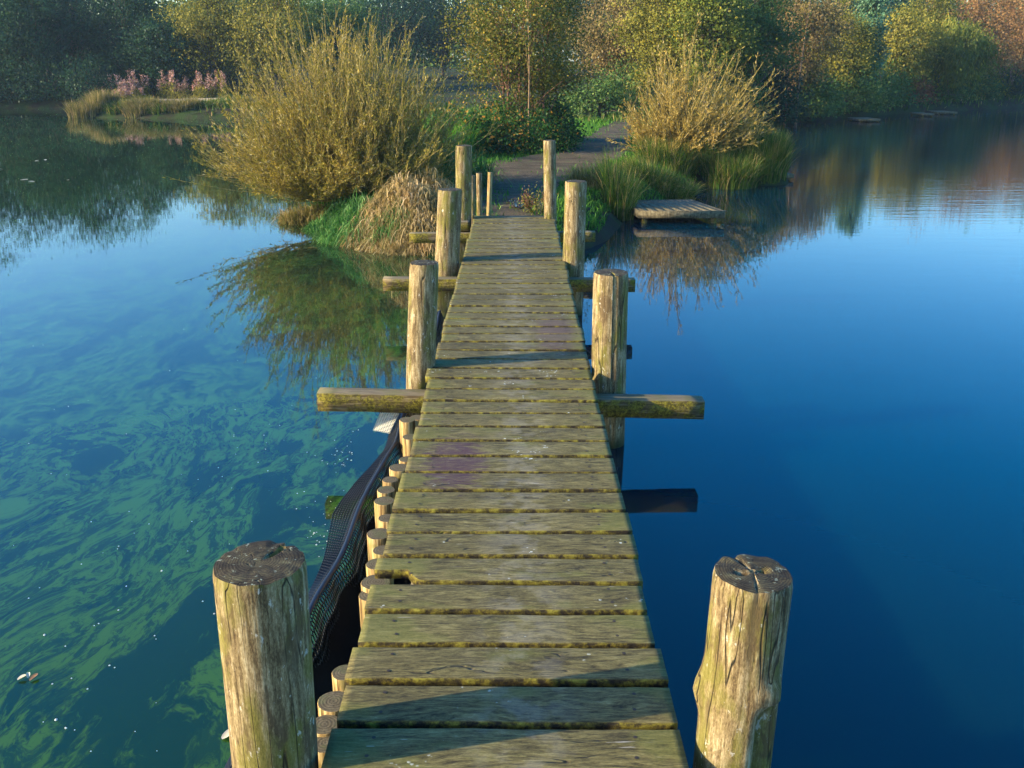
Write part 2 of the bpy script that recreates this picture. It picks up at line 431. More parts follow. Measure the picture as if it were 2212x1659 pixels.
s = NT('bank_soil'); pos = s.n('ShaderNodeNewGeometry').outputs['Position']
n1 = s.noise(pos, 1.3, 6, .65); n2 = s.noise(pos, 14, 5, .7)
gc = s.mix(s.step(n1, .4, .6), (.03, .025, .015), s.mix(n2, (.012, .03, .008), (.04, .07, .015)))
GROUND = s.pbr(gc, .95, s.bump(n2, .8, .05), Specular_IOR_Level=.15)
s = NT('trodden_path'); pos = s.n('ShaderNodeNewGeometry').outputs['Position']
n1 = s.noise(s.vmul(pos, (1, 2, 1)), 1.6, 6, .65); n2 = s.noise(pos, 30, 5, .75); n3 = s.noise(pos, 5, 5, .7)
pc = s.ramp(s.math('ADD', s.math('MULTIPLY', n2, .5), s.math('MULTIPLY', n1, .5)), [(.38, (.026, .02, .011)), (.5, (.075, .057, .032)), (.6, (.14, .108, .065))])
pc = s.mix(s.step(n3, .56, .66, 0, .7), pc, (.035, .1, .02))
PATH = s.pbr(pc, .9, s.bump(n2, .8, .03), Specular_IOR_Level=.25)

xs = np.unique(np.concatenate([np.linspace(-400, -60, 18), np.linspace(-60, -20, 40), np.linspace(-20, -5, 60), np.linspace(-5, 7, 110), np.linspace(7, 30, 90), np.linspace(30, 90, 40), np.linspace(90, 500, 18)]))
ys = np.unique(np.concatenate([np.linspace(-80, 9, 20), np.linspace(9, 20, 110), np.linspace(20, 50, 130), np.linspace(50, 120, 40), np.linspace(120, 600, 20)]))
tag(grid_obj('ground', xs, ys, GROUND), kind='structure')

PATHP = [(-.42, 10.35), (.42, 10.35), (.50, 12.5), (.85, 14.6), (1.9, 17.2), (2.4, 19.5), (2.9, 23), (3.5, 27), (5.2, 31.2), (4.8, 32.2), (3.1, 29.2), (2.2, 25), (1.4, 21.2), (.5, 18.6), (-.35, 17.2), (-.62, 15.5), (-.45, 13), (-.40, 11.5)]
PX0, PX1, PY0, PY1 = -1, 6, 10.3, 33
tag(grid_obj('path', np.arange(PX0, PX1, .07), np.arange(PY0, PY1, .07), PATH, .014,
             lambda X, Y: (sdist(PATHP, X, Y) + .16 * wob(X * 2.1, Y * 2.1)) > 0), kind='structure')


# sandy clearing on the spit
s = NT('pale_sand'); pos = s.n('ShaderNodeNewGeometry').outputs['Position']; n2 = s.noise(pos, 9, 5, .7)
SAND = s.pbr(s.mix(n2, (.36, .28, .18), (.58, .48, .34)), .95)
sp = [G(325, 222, .4), G(430, 224, .4), G(500, 212, .4), G(420, 207, .4), G(335, 211, .4)]
tag(grid_obj('sand', np.arange(-17, -9, .12), np.arange(33, 46, .12), SAND, .03, lambda X, Y: (sdist(sp, X, Y) + .25 * wob(X, Y)) > 0), kind='structure')

# ------------------------------------------------------------------ water
s = NT('lake_water'); pos = s.n('ShaderNodeNewGeometry').outputs['Position']
x, y, z = s.sep(pos)[:3]
left = s.step(x, -.56, -.74)
w1 = s.vscale(s.noise(s.vmul(pos, (1, .55, 1)), .55, 3, .5, color=True), 1.8)
mpr = s.n('ShaderNodeMapping'); s.set(mpr.inputs['Vector'], s.vadd(pos, w1)); mpr.inputs['Rotation'].default_value = (0, 0, .55); mpr.inputs['Scale'].default_value = (1.75, .78, 1)
w2 = s.vscale(s.noise(mpr.outputs[0], 1.5, 5, .62, color=True), .75)
sw = s.noise(s.vadd(mpr.outputs[0], w2), 1.35, 9, .70, .5)
fine = s.noise(s.vadd(s.vmul(mpr.outputs[0], (1.6, 1.5, 1)), w2), 5.0, 8, .76, 1.0)
big = s.noise(pos, .33, 3, .5)
a1 = s.step(s.math('ADD', sw, s.step(y, 5.5, 1.8, 0, .02)), .44, .495)
a2 = s.step(fine, .44, .55, .12, 1.0)
alg = s.math('MULTIPLY', a1, a2)
alg = s.math('MULTIPLY', alg, s.step(big, .3, .46, .6, 1))
alg = s.math('MULTIPLY', alg, left)
alg = s.math('MULTIPLY', alg, s.step(y, 12, 3.2, .38, 1))
wl = s.mix(s.step(y, 2.0, 5.5), (.006, .028, .008), (.009, .026, .013))
wr = s.mix(s.step(y, 1.6, 6.5), (.001, .012, .016), (.0, .018, .036))
wbase = s.mix(left, wr, wl)
wcol = s.mix(alg, wbase, s.mix(s.step(y, 1.8, 5.5), (.030, .082, .004), (.032, .105, .02)))
speck = s.math('MULTIPLY', s.step(s.vor(s.vmul(pos, (1, .8, 0)), 9.0), .035, .02), s.math('MULTIPLY', left, s.step(s.noise(pos, .9, 3), .5, .6)))
sss = s.math('SUBTRACT', 1.0, s.math('MULTIPLY', alg, .9))
wcol = s.mix(speck, wcol, (.55, .6, .5))
rip = s.noise(s.vmul(pos, (1.2, 6.5, 1)), 1.0, 4, .55)
ripz = s.math('MULTIPLY', s.step(x, 2, 9), s.step(y, 9, 16))
ripz = s.math('MULTIPLY_ADD', ripz, .34, .03)
calm = s.noise(s.vmul(pos, (1, 2, 1)), 1.1, 4, .5)
hh = s.math('ADD', s.math('MULTIPLY', s.math('MULTIPLY', rip, ripz), .010), s.math('MULTIPLY', calm, .0005))
bw = s.n('ShaderNodeBump'); s.set(bw.inputs['Height'], hh); bw.inputs['Strength'].default_value = 1.0; bw.inputs['Distance'].default_value = 1.0
WATER = s.pbr(wcol, .01, bw.outputs[0], IOR=1.5, Subsurface_Weight=sss, Subsurface_Radius=(.5, .8, 1.0), Subsurface_Scale=1.6)
wp = mesh_np('water', [(-400, -80, 0), (500, -80, 0), (500, 600, 0), (-400, 600, 0)], [[(0, 1, 2, 3)]], WATER)
tag(wp, kind='structure')

s = NT('puddle_water'); PUD = s.pbr((.01, .03, .06), .03, IOR=1.38)
pcx, pcy = G(1123, 433, .41); pcz = hz(pcx, pcy)
a = np.linspace(0, 2 * math.pi, 40, endpoint=False); rr = 1 + .22 * np.sin(3 * a + 1) + .12 * np.sin(7 * a)
vv = np.stack([pcx + .15 * rr * np.cos(a), pcy + .36 * rr * np.sin(a), np.full(40, pcz + .035)], -1)
tag(mesh_np('puddle', vv, [np.arange(40)[None, :]], PUD), 'small puddle reflecting blue sky on the path at the far end of the bridge', 'puddle', kind='structure')

# ------------------------------------------------------------------ footbridge
bridge = empty('footbridge', (0, 2, 0), 'narrow weathered timber footbridge with round posts crossing the lake', 'footbridge')
BO = np.array([0, 2, 0])


def xc(D): return -.018 + .0055 * (D - 1.85)


# deck
DT = .48; V = []; Q = []; pid = []; caps = []; nv = 0
starts = []
yv = 1.30; k = 0
nail_pos = []
while yv < 10.22:
    starts.append(yv); yv += .1745 + random.uniform(-.004, .004) + (.0 if random.random() > .1 else .006)
nx = 40
for i, y0 in enumerate(starts):
    wd = .147 + random.uniform(-.004, .004); y1 = y0 + wd; th = .036
    xl = xc(y0) - .449 + random.uniform(-.008, .008); xr = xc(y0) + .449 + random.uniform(-.008, .008)
    if abs(y0 - G(0, 808, DT)[1]) < .088: xl -= .03
    zt = DT + random.uniform(-.003, .003); sk = random.uniform(-.006, .006) - .004; tilt = random.uniform(-.004, .004)
    sd = random.uniform(0, 99); broken = abs(y0 - G(0, 1248, DT)[1]) < .087
    ring0 = nv
    for a in range(nx + 1):
        f = a / nx; xx = xl + (xr - xl) * f
        ef = .0028 * mn.noise(Vector((xx * 7, sd, 0))) + .0016 * mn.noise(Vector((xx * 31, sd, 3)))
        eb = .0028 * mn.noise(Vector((xx * 7, sd, 9))) + .0016 * mn.noise(Vector((xx * 31, sd, 5)))
        s0 = sk * (f - .5) * 2
        A = y0 + s0 + ef; B = y1 + s0 + eb
        if broken and xx < xl + .15:
            A += .068 * min(1, (xl + .15 - xx) / .035) + .004 * mn.noise(Vector((xx * 60, 0, 1)))
        zz = zt + tilt * (f - .5) + .0012 * mn.noise(Vector((xx * 4, sd, 7)))
        c = .003
        m = (A + B) / 2
        prof = [(A + .001, zz - th), (A, zz - c), (A + c * .6, zz - c * .3), (A + c * 1.8, zz), (m, zz - .0012), (B - c * 1.8, zz), (B - c * .6, zz - c * .3), (B, zz - c), (B - .001, zz - th)]
        for (yy, z_) in prof: V.append((xx, yy, z_)); pid.append((i * .6180339) % 1.0)
    K = 9
    for a in range(nx):
        for b in range(K):
            b2 = (b + 1) % K
            Q.append((ring0 + a * K + b, ring0 + a * K + b2, ring0 + (a + 1) * K + b2, ring0 + (a + 1) * K + b))
    caps.append([ring0 + b for b in range(K)][::-1]); caps.append([ring0 + nx * K + b for b in range(K)])
    nv += (nx + 1) * K
    for sx in (-.34, .34):
        for oy in (.04, .112): nail_pos.append((xc(y0) + sx + random.uniform(-.012, .012), y0 + oy + random.uniform(-.008, .008), zt + .0006))
nQ = len(Q)
hexs = []
for (x_, y_, z_) in nail_pos:
    b0 = nv
    for q in range(8):
        V.append((x_ + .0055 * math.cos(q * math.pi / 4), y_ + .0055 * math.sin(q * math.pi / 4), z_ + .0006)); pid.append(0)
    nv += 8; hexs.append([b0 + q for q in range(8)])
deck = mesh_np('deck', np.array(V) - BO, [Q, caps, hexs], None, bridge, attrs={'pid': pid}, mats=[DECK, IRON], midx=[0] * (nQ + len(caps)) + [1] * len(hexs))
tag(deck, 'weathered mossy boards laid crosswise')
DECKEND = y1


def box_geo(x0, x1, y0, y1, z0, z1, tiltz=0.0, nseg=16, seed=0.0, jit=.003):
    """long box along x, worn edges"""
    V = []; Q = []; c = .003
    for a in range(nseg + 1):
        f = a / nseg; x_ = x0 + (x1 - x0) * f; dz = tiltz * (f - .5)
        for k, (yy, zz) in enumerate([(y0, z0), (y0, z1 - c), (y0 + c, z1), (y1 - c, z1), (y1, z1 - c), (y1, z0)]):
            V.append((x_, yy + jit * mn.noise(Vector((x_ * 9, k, seed))), zz + dz + jit * mn.noise(Vector((x_ * 9, k + 20, seed)))))
    for a in range(nseg):
        for b in range(6): Q.append((a * 6 + b, a * 6 + (b + 1) % 6, (a + 1) * 6 + (b + 1) % 6, (a + 1) * 6 + b))
    return np.array(V), [Q, [[0, 1, 2, 3, 4, 5][::-1], [nseg * 6 + b for b in range(6)]]]


for (x0, x1, D, zt, tz) in [(-1.075, 1.065, 4.81, .365, -.05), (-1.10, 1.05, 7.74, .36, -.012), (-1.11, .90, 9.98, .36, .015), (-.75, .70, 1.66, .36, 0)]:
    v, f = box_geo(x0, x1, D - .02, D + .08, zt - .105, zt, tz, 24, D)
    mesh_np('cross_beam', v - BO, f, BEAM, bridge)
for sx in (-.33, .30):
    V = []; Q = []
    for a, yy in enumerate(np.linspace(1.2, 10.4, 30)):
        x_ = xc(yy) + sx
        for (ox, z_) in [(0, .374), (0, .4425), (.06, .4425), (.06, .374)]: V.append((x_ + ox, yy, z_))
        if a:
            b0 = (a - 1) * 4
            for b in range(4): Q.append((b0 + b, b0 + (b + 1) % 4, b0 + 4 + (b + 1) % 4, b0 + 4 + b))
    mesh_np('bearer', np.array(V) - BO, [Q, [[0, 1, 2, 3], [119, 118, 117, 116]]], BEAM, bridge)


def post(top, low, D, dia_px, seed, label=None, knot=False, bottom=-.5, parent=bridge, lowtaper=1.04, crack=None, tilt=(0, 0)):
    xt, zt = PL(top[0], top[1], D); xl, zl = PL(low[0], low[1], D)
    u, w = top[1] - 829.5, None
    t = D / (CT - (u / 2000) * ST); r = dia_px / 2000 * t / 2
    slope = (xl - xt) / (zl - zt)
    nseg, nr = 64, 46
    V = []; Q = []; hgt = zt - bottom
    for j in range(nr + 1):
        f = j / nr; z_ = zt - hgt * (f ** 1.15)
        for i in range(nseg):
            a = 2 * math.pi * i / nseg
            ca, sa = math.cos(a), math.sin(a)
            rr = r * (1 + (lowtaper - 1) * f)
            rr *= 1 + .035 * mn.noise(Vector((ca * 1.1, sa * 1.1, z_ * 1.3 + seed))) + .018 * mn.noise(Vector((ca * 5, sa * 5, z_ * 1.0 + seed * 2))) + .007 * mn.noise(Vector((ca * 14, sa * 14, z_ * 3 + seed)))
            if j == 0: rr *= .965
            dz = 0
            if j <= 1: dz = -.012 * max(0, mn.noise(Vector((ca * 3, sa * 3, seed + 4)))) + (.004 if j == 1 else 0) * -1
            if knot:
                zk = z_ - (zt - .335)
                da = math.atan2(math.sin(a - math.pi * .98), math.cos(a - math.pi * .98))
                rr += .022 * math.exp(-(da / .32) ** 2 - ((zk + .0) / .05) ** 2)
                db = math.atan2(math.sin(a + .95), math.cos(a + .95))       # towards camera, right
                rr += .020 * math.exp(-(db / .38) ** 2 - ((zk - .035) / .032) ** 2)
                zz = zk + .12
                rr -= .045 * math.exp(-(db / .30) ** 2) * (1 / (1 + math.exp((zk + .012) / .012)))
            if crack:
                for (ca0, wdt, dep, lo, hi) in crack:
                    dd = math.atan2(math.sin(a - ca0), math.cos(a - ca0))
                    if lo <= zt - z_ <= hi: rr -= dep * math.exp(-(dd / wdt) ** 2)
            tz = (tilt[0] * ca * r + tilt[1] * sa * r) * max(0, 1 - j / 6)
            V.append((xt + slope * (z_ - zt) + rr * ca, D + rr * sa, z_ + dz + tz))
    n0 = len(V)
    for q, fr in enumerate((.8, .55, .3, .12)):
        for i in range(nseg):
            x0, y0, z0 = V[i]; cx = xt
            ca = math.cos(2 * math.pi * i / nseg); sa = math.sin(2 * math.pi * i / nseg)
            dz = .003 * mn.noise(Vector((ca * fr * 5, sa * fr * 5, seed))) + .002
            if crack:
                for (ca0, wdt, dep, lo, hi) in crack:
                    dd = math.atan2(math.sin(2 * math.pi * i / nseg - ca0), math.cos(2 * math.pi * i / nseg - ca0))
                    if lo <= 0: dz -= (.008 if knot else .022) * math.exp(-(dd * fr / (wdt * .6)) ** 2) * (fr > .2)
            if knot and fr < .5: dz -= .02 * max(0, math.sin(2 * math.pi * i / nseg * 2 + 1)) ** 4
            V.append((cx + (x0 - cx) * fr, D + (y0 - D) * fr, zt + tilt[0] * ca * r * fr + tilt[1] * sa * r * fr + dz + (z0 - zt) * fr * fr * .3))
    V.append((xt, D, zt - (.012 if knot else 0)))
    for j in range(nr):
        for i in range(nseg):
            b = (i + 1) % nseg; Q.append((j * nseg + i, (j + 1) * nseg + i, (j + 1) * nseg + b, j * nseg + b))
    prev = 0
    for q in range(4):
        cur = n0 + q * nseg
        for i in range(nseg):
            b = (i + 1) % nseg; Q.append((prev + i, prev + b, cur + b, cur + i))
        prev = cur
    T = [(prev + i, prev + (i + 1) % nseg, len(V) - 1) for i in range(nseg)]
    org = np.array([xt, D, 0.0])
    o = mesh_np('post', np.array(V) - org, [Q, T], POST, parent, loc=org - (np.array(parent.location) if parent else 0), smooth=True)
    try:
        o.data.set_sharp_from_angle(angle=R(38))
    except Exception: pass
    if label: tag(o, label)
    return o


post((561, 1214), (594, 1640), 1.90, 196, 1.0, 'thick post with dark flat mossy top and split rim', crack=[(1.05, .09, .02, -1, .035)], lowtaper=.97)
post((1627, 1236), (1581, 1640), 1.95, 170, 2.3, 'knotty post with hollowed cavity and cracked lichen top', knot=True, crack=[(1.95, .1, .012, -1, .03), (4.6, .03, .004, -1, .4)], tilt=(-.05, .0), lowtaper=1.06)
post((916, 567), (908, 840), 5.02, 63, 3.1)
post((1320, 588), (1314, 840), 5.02, 76, 4.7, crack=[(4.85, .06, .012, -1, 1)])
post((972, 409), (965, 590), 7.95, 53, 5.2)
post((1244, 391), (1238, 590), 7.95, 47, 6.6)
post((1002, 314), (1001, 465), 10.20, 35, 7.9)
post((1187, 303), (1189, 465), 10.20, 27, 8.4)
# green end block beside the deck
v, f = box_geo(-.62, -.46, 10.0, 10.12, .37, .47, 0, 6, 3)
mesh_np('end_block', v - BO, f, BEAM, bridge)
# bolts on the beams
for (x_, D_) in [(-.56, 4.806), (-.55, 7.736), (.56, 4.806)]:
    for dz in (.30, .335):
        a = np.linspace(0, 2 * math.pi, 10, endpoint=False)
        v0 = np.stack([x_ + .009 * np.cos(a), np.full(10, D_ - .006), dz + .009 * np.sin(a)], -1); v1 = v0 + [0, .012, 0]
        q = [(i, (i + 1) % 10, 10 + (i + 1) % 10, 10 + i) for i in range(10)]
        mesh_np('bolt', np.concatenate([v0, v1]) - BO, [q, [list(range(10))[::-1]]], IRON, bridge)

# ------------------------------------------------------------------ short round piles
def pile(px, py, z, r, seed, label, name='round_pile', group='short round piles along the left edge of the bridge', bottom=-.3, mat=None, cat='pile', slant=.0):
    x_, D = G(px, py, z)
    nseg = 28; V = []; Q = []
    levels = [z - .004, z - .006, z - .05, z - .15, z - .3, bottom]
    for j, zz in enumerate(levels):
        for i in range(nseg):
            a = 2 * math.pi * i / nseg; rr = r * (1 + .06 * mn.noise(Vector((math.cos(a) * 1.5, math.sin(a) * 1.5, seed + zz)))) * (.97 if j == 0 else 1)
            V.append((rr * math.cos(a), rr * math.sin(a), zz + (slant * math.cos(a) * r * 2 if j < 2 else 0)))
    for j in range(len(levels) - 1):
        for i in range(nseg): b = (i + 1) % nseg; Q.append((j * nseg + i, (j + 1) * nseg + i, (j + 1) * nseg + b, j * nseg + b))
    V.append((0, 0, z - .002)); c = len(V) - 1
    T = [(i, (i + 1) % nseg, c) for i in range(nseg)]
    o = mesh_np(name, V, [Q, T], mat or PILE, None, loc=(x_, D, 0), smooth=True)
    try: o.data.set_sharp_from_angle(angle=R(40))
    except Exception: pass
    tag(o, label, cat, group)
    return o


ORD = ['first', 'second', 'third', 'fourth', 'fifth', 'sixth', 'seventh', 'eighth', 'ninth', 'tenth', 'eleventh', 'twelfth', 'thirteenth', 'fourteenth', 'fifteenth', 'sixteenth', 'seventeenth', 'eighteenth']
PLS = [(704, 1602, .30, .042), (702, 1562, .31, .044), (722, 1512, .32, .050), (744, 1450, .33, .040), (802, 1282, .29, .046), (812, 1255, .31, .055), (815, 1216, .31, .044), (826, 1186, .31, .038), (818, 1151, .31, .049),
       (836, 1117, .30, .038), (830, 1080, .32, .044), (834, 1056, .32, .040), (843, 1034, .31, .036), (862, 1008, .33, .046), (878, 990, .32, .036), (886, 942, .32, .04), (880, 905, .33, .042), (902, 900, .33, .04)]
for i, (px, py, z_, r_) in enumerate(PLS):
    ln = ORD[i] + ' short round timber pile in the row, counted from the camera along the bridge edge'
    pile(px, py, z_, r_, i * 3.3, ln)
for i, (px, py, lab) in enumerate([(1020, 378, 'stout grey stake nearest the far left bridge post'), (1035, 373, 'tall dark stake, middle one of the three stakes at the far bridge end'), (1052, 371, 'leaning orange stake, rightmost of the three stakes at the far bridge end')]):
    D = 10.75 + i * .12; x_, z_ = PL(px, py, D)
    xg, yg = x_, D
    # pile() places by level: recompute through the point itself
    o = pile(px, py, z_, [.034, .034, .028][i], 40 + i, lab, 'wooden_stake', 'stakes beside the far end of the bridge', .1, POST if i < 2 else PILE, 'stake')
    if i == 2: o.rotation_euler = (0, R(2.5), 0)

# ------------------------------------------------------------------ plastic netting
net = empty('plastic_netting', (-.7, 3.2, 0), 'black perforated plastic netting slumped along the left side of the bridge', 'netting')
NO = np.array([-.7, 3.2, 0])


def ridge(D):
    pts = [(1.2, -.80, .20), (2.0, -.775, .24), (2.9, -.715, .23), (3.4, -.69, .22), (4.0, -.655, .22), (4.55, -.615, .20), (5.0, -.60, .22), (6.0, -.57, .24), (7.2, -.55, .24)]
    d = [p[0] for p in pts]
    return (np.interp(D, d, [p[1] for p in pts]) + .008 * np.sin(D * 6), np.interp(D, d, [p[2] for p in pts]) + .008 * np.sin(D * 9))


def flapw(D): return np.interp(D, [1.2, 2.2, 2.7, 3.1, 3.4, 3.75, 4.1, 4.4, 4.7, 5.1, 5.6, 6.2, 7.2], [.03, .04, .055, .05, .07, .105, .09, .055, .045, .05, .05, .03, .02])


def netpt(D, v):
    """v 0..1 from foot to flap edge"""
    X, Z = ridge(D); w = flapw(D)
    wav = .012 * np.sin(D * 11 + v * 3) + .008 * np.sin(D * 23)
    ks = np.array([0, .34, .55, .60, .66, .72, 1.0])
    px = [X + .16, X + .06, X + .010, X - .004, X - .022, X - .034, X - .03 - w]
    pz = [-.10 + 0 * D, Z - .20, Z - .02, Z, Z, Z - .016, Z - .07 + .3 * w]
    ox = np.zeros_like(D); oz = np.zeros_like(D)
    for i in range(6):
        m = (v >= ks[i]) & (v <= ks[i + 1] + 1e-9); f = (v - ks[i]) / (ks[i + 1] - ks[i])
        ox = np.where(m, px[i] + (px[i + 1] - px[i]) * f, ox); oz = np.where(m, pz[i] + (pz[i + 1] - pz[i]) * f, oz)
    return np.stack([ox + wav * np.clip(1 - abs(v - .3) * 2, .1, 1), D, oz + .3 * wav * (v > .7)], -1)


def hexnet(D0, D1, cell, vlen):
    nu = int((D1 - D0) / cell); nvv = int(vlen / (cell * .866))
    keys = {}; P = []; Fh = []
    def gv(u, v):
        k = (round(u * 12), round(v * 12))
        if k not in keys: keys[k] = len(P); P.append((u, v))
        return keys[k]
    for j in range(nvv):
        for i in range(nu):
            cu = i + (.5 if j % 2 else 0); cvv = j * 1.0
            ring = [(0, -2 / 3), (.5, -1 / 3), (.5, 1 / 3), (0, 2 / 3), (-.5, 1 / 3), (-.5, -1 / 3)]
            Fh.append([gv(cu + a, cvv + b) for a, b in ring])
    P = np.array(P); D = D0 + np.clip(P[:, 0] + .5, 0, nu) * cell; v = np.clip((P[:, 1] + .67) / (nvv + .34), 0, 1)
    return netpt(D, v), np.array(Fh)


v, f = hexnet(1.25, 7.1, .020, .46)
sheet = mesh_np('net_sheet', v - NO, [f], NET, net)
md = sheet.modifiers.new('wire', 'WIREFRAME'); md.thickness = .0062; md.use_even_offset = False; md.use_boundary = True
# rolled hem
D = np.linspace(1.25, 7.1, 200); X, Z = ridge(D)
hp = np.stack([X - .012, D, Z - .004], -1)[None]; v, f = tube_geo(hp, np.full((1, 200), .011), 10)
s = NT('hem_plastic'); HEM = s.pbr((.012, .02, .035), .5, Specular_IOR_Level=.5)  # blue sheen along the fold is put into the colour
hem = mesh_np('rolled_hem', v - NO, [f], HEM, net, smooth=True)
s = NT('gap_darkening'); GAPDARK = s.pbr((.004, .004, .004), .8, s.bump(s.noise(s.coord('Object'), 12, 3), .5, .02), Specular_IOR_Level=.1)  # near-black sheet added to darken the gap between netting and piles
Dl = np.linspace(1.3, 5.6, 60); Xl, Zl = ridge(Dl); vv = []
for a in range(8):
    f_ = a / 7; xx = (Xl + .022) * (1 - f_) + (-.40) * f_
    vv.append(np.stack([xx, Dl, .012 + (Zl - .12) * max(0, 1 - f_ * 3.6) + .008 * (1 + np.sin(Dl * 14 + a * 1.7))], -1))
vv = np.stack(vv, 1).reshape(-1, 3)
q = [(i * 8 + a, i * 8 + a + 1, (i + 1) * 8 + a + 1, (i + 1) * 8 + a) for i in range(59) for a in range(7)]
mesh_np('dark_gap_sheet', vv - NO, [q], GAPDARK, net, smooth=True)
# pale loose flap, sunlight on the mesh put into its colour
a_, b_ = np.meshgrid(np.linspace(0, 1, 9), np.linspace(0, 1, 16))
p00 = np.array([*G(806, 930, .14), .14]); p10 = np.array([*G(842, 936, .16), .16]); p01 = np.array([*G(822, 890, .24), .24]); p11 = np.array([*G(862, 893, .25), .25])
vv = (p00[None, None] * ((1 - a_) * (1 - b_))[..., None] + p10 * (a_ * (1 - b_))[..., None] + p01 * ((1 - a_) * b_)[..., None] + p11 * (a_ * b_)[..., None]).reshape(-1, 3)
q = [(j * 9 + i, j * 9 + i + 1, (j + 1) * 9 + i + 1, (j + 1) * 9 + i) for j in range(15) for i in range(8)]
fl = mesh_np('loose_flap', vv - NO, [q], NETW, net); md = fl.modifiers.new('wire', 'WIREFRAME'); md.thickness = .006; md.use_even_offset = False
tag(fl, 'pale loose end of the netting')

# ------------------------------------------------------------------ fishing platforms
def platform(name, label, c, zt, th, group, legs=True):
    """c: four corners front-left, front-right, back-right, back-left (x,y)"""
    cx = sum(p[0] for p in c) / 4; cy = sum(p[1] for p in c) / 4
    t = empty(name, (cx, cy, 0), label, 'platform', group)
    o_ = np.array([cx, cy, 0]); n = 9
    V = []; Q = []
    c = [np.array(p) for p in c]
    for i in range(n):
        f0 = i / n + .004; f1 = (i + 1) / n - .004
        A = c[0] + (c[1] - c[0]) * f0; B = c[0] + (c[1] - c[0]) * f1; C_ = c[3] + (c[2] - c[3]) * f1; D_ = c[3] + (c[2] - c[3]) * f0
        b0 = len(V)
        for z_ in (zt - .03, zt):
            for p in (A, B, C_, D_): V.append((p[0], p[1], z_))
        Q += [(b0, b0 + 1, b0 + 5, b0 + 4), (b0 + 1, b0 + 2, b0 + 6, b0 + 5), (b0 + 2, b0 + 3, b0 + 7, b0 + 6), (b0 + 3, b0, b0 + 4, b0 + 7), (b0 + 4, b0 + 5, b0 + 6, b0 + 7), (b0 + 3, b0 + 2, b0 + 1, b0)]
    mesh_np('deck', np.array(V) - o_, [Q], PLAT, t)
    # rim boards standing 6 mm outside, slightly proud of the boards
    V = []; Q = []; g = []
    ctr = np.array([cx, cy])
    def off(p, k): d = p - ctr; return p + d / np.linalg.norm(d) * k
    outer = [off(p, .05) for p in c]; inner = [off(p, .01) for p in c]
    for z_ in (zt - th, zt + .004):
        for p in outer: V.append((*p, z_))
        for p in inner: V.append((*p, z_))
    for i in range(4):
        j = (i + 1) % 4
        Q += [(i, j, 8 + j, 8 + i), (8 + i, 8 + j, 12 + j, 12 + i), (4 + j, 4 + i, 12 + i, 12 + j), (i, 4 + i, 4 + j, j)]
    mesh_np('rim_board', np.array(V) - o_, [Q], PLAT, t)
    if legs:
        for p in c:
            q_ = p + (ctr - p) * .14
            a = np.linspace(0, 2 * math.pi, 12, endpoint=False)
            v0 = np.stack([q_[0] + .04 * np.cos(a), q_[1] + .04 * np.sin(a), np.full(12, -.3)], -1); v1 = v0.copy(); v1[:, 2] = zt - .032
            mesh_np('leg', np.concatenate([v0, v1]) - o_, [[(i, (i + 1) % 12, 12 + (i + 1) % 12, 12 + i) for i in range(12)]], BEAM, t)
    return t


s = NT('platform_boards'); pos = s.n('ShaderNodeNewGeometry').outputs['Position']
n1 = s.noise(s.vmul(pos, (20, 3, 3)), 2, 6, .6); n2 = s.noise(pos, 26, 5, .75)
PLAT = s.pbr(s.ramp(s.math('ADD', s.math('MULTIPLY', n1, .4), s.math('MULTIPLY', n2, .6)), [(.38, (.035, .027, .012)), (.5, (.125, .1, .05)), (.62, (.24, .2, .11))]), .85, s.bump(n2, .6, .01))
platform('fishing_platform', 'square wooden fishing platform on legs over water right of the bridge', [(1.76, 12.72), (2.87, 12.72), (2.62, 13.75), (1.66, 13.70)], .175, .095, 'fishing platforms round the lake')


def farplat(px0, px1, py, depth, z_, lab):
    a = G(px0, py, z_); b = G(px1, py, z_)
    platform('fishing_platform', lab, [a, b, (b[0] - .1, b[1] + depth), (a[0] - .1, a[1] + depth)], z_ * .4, .07, 'fishing platforms round the lake')


farplat(1861, 1902, 248, 1.0, .25, 'small pale platform below the dark trees on the right shore')
farplat(1996, 2018, 236, 1.0, .28, 'tiny platform on the far right shore, left one of the farthest two')
farplat(2030, 2068, 232.5, 1.0, .28, 'low long platform on the far right shore, right one of the farthest two')
farplat(1640, 1712, 356, .5, .28, 'wooden platform corner poking out behind the right rush clump')


# ------------------------------------------------------------------ vegetation
def grass_thing(name, label, cat, pts, hmin, hmax, lean, w, mat, segs=4, group=None, kind=None, seed=1, drop=.5, n=None, bias=None):
    """pts: (N,3) base points"""
    rng = np.random.default_rng(seed); N = len(pts)
    org = pts.mean(axis=0); az = rng.uniform(0, 6.283, N)
    if bias is not None:
        c = pts[:, :2] - org[:2]; az = np.arctan2(c[:, 1], c[:, 0]) + rng.normal(0, .7 if bias == 1 else 1.6, N)
    h = rng.uniform(hmin, hmax, N); L = np.abs(rng.normal(0, lean, N)) + .02
    v, f = blade_geo(pts - org, az, h, L, rng.uniform(.6, 1.3, N) * w, segs, rng, drop)
    rnd = np.repeat(rng.uniform(0, 1, N), (segs + 1) * 2)
    o = mesh_np(name, v, [f], mat, None, loc=org, attrs={'rnd': rnd})
    return tag(o, label, cat, group, kind)


def disc_pts(cx, cy, rx, ry, N, rng, zf=True):
    a = rng.uniform(0, 6.283, N); r = np.sqrt(rng.uniform(0, 1, N))
    x_ = cx + rx * r * np.cos(a); y_ = cy + ry * r * np.sin(a)
    z_ = np.maximum(height(x_, y_), -.03)
    return np.stack([x_, y_, z_], -1)


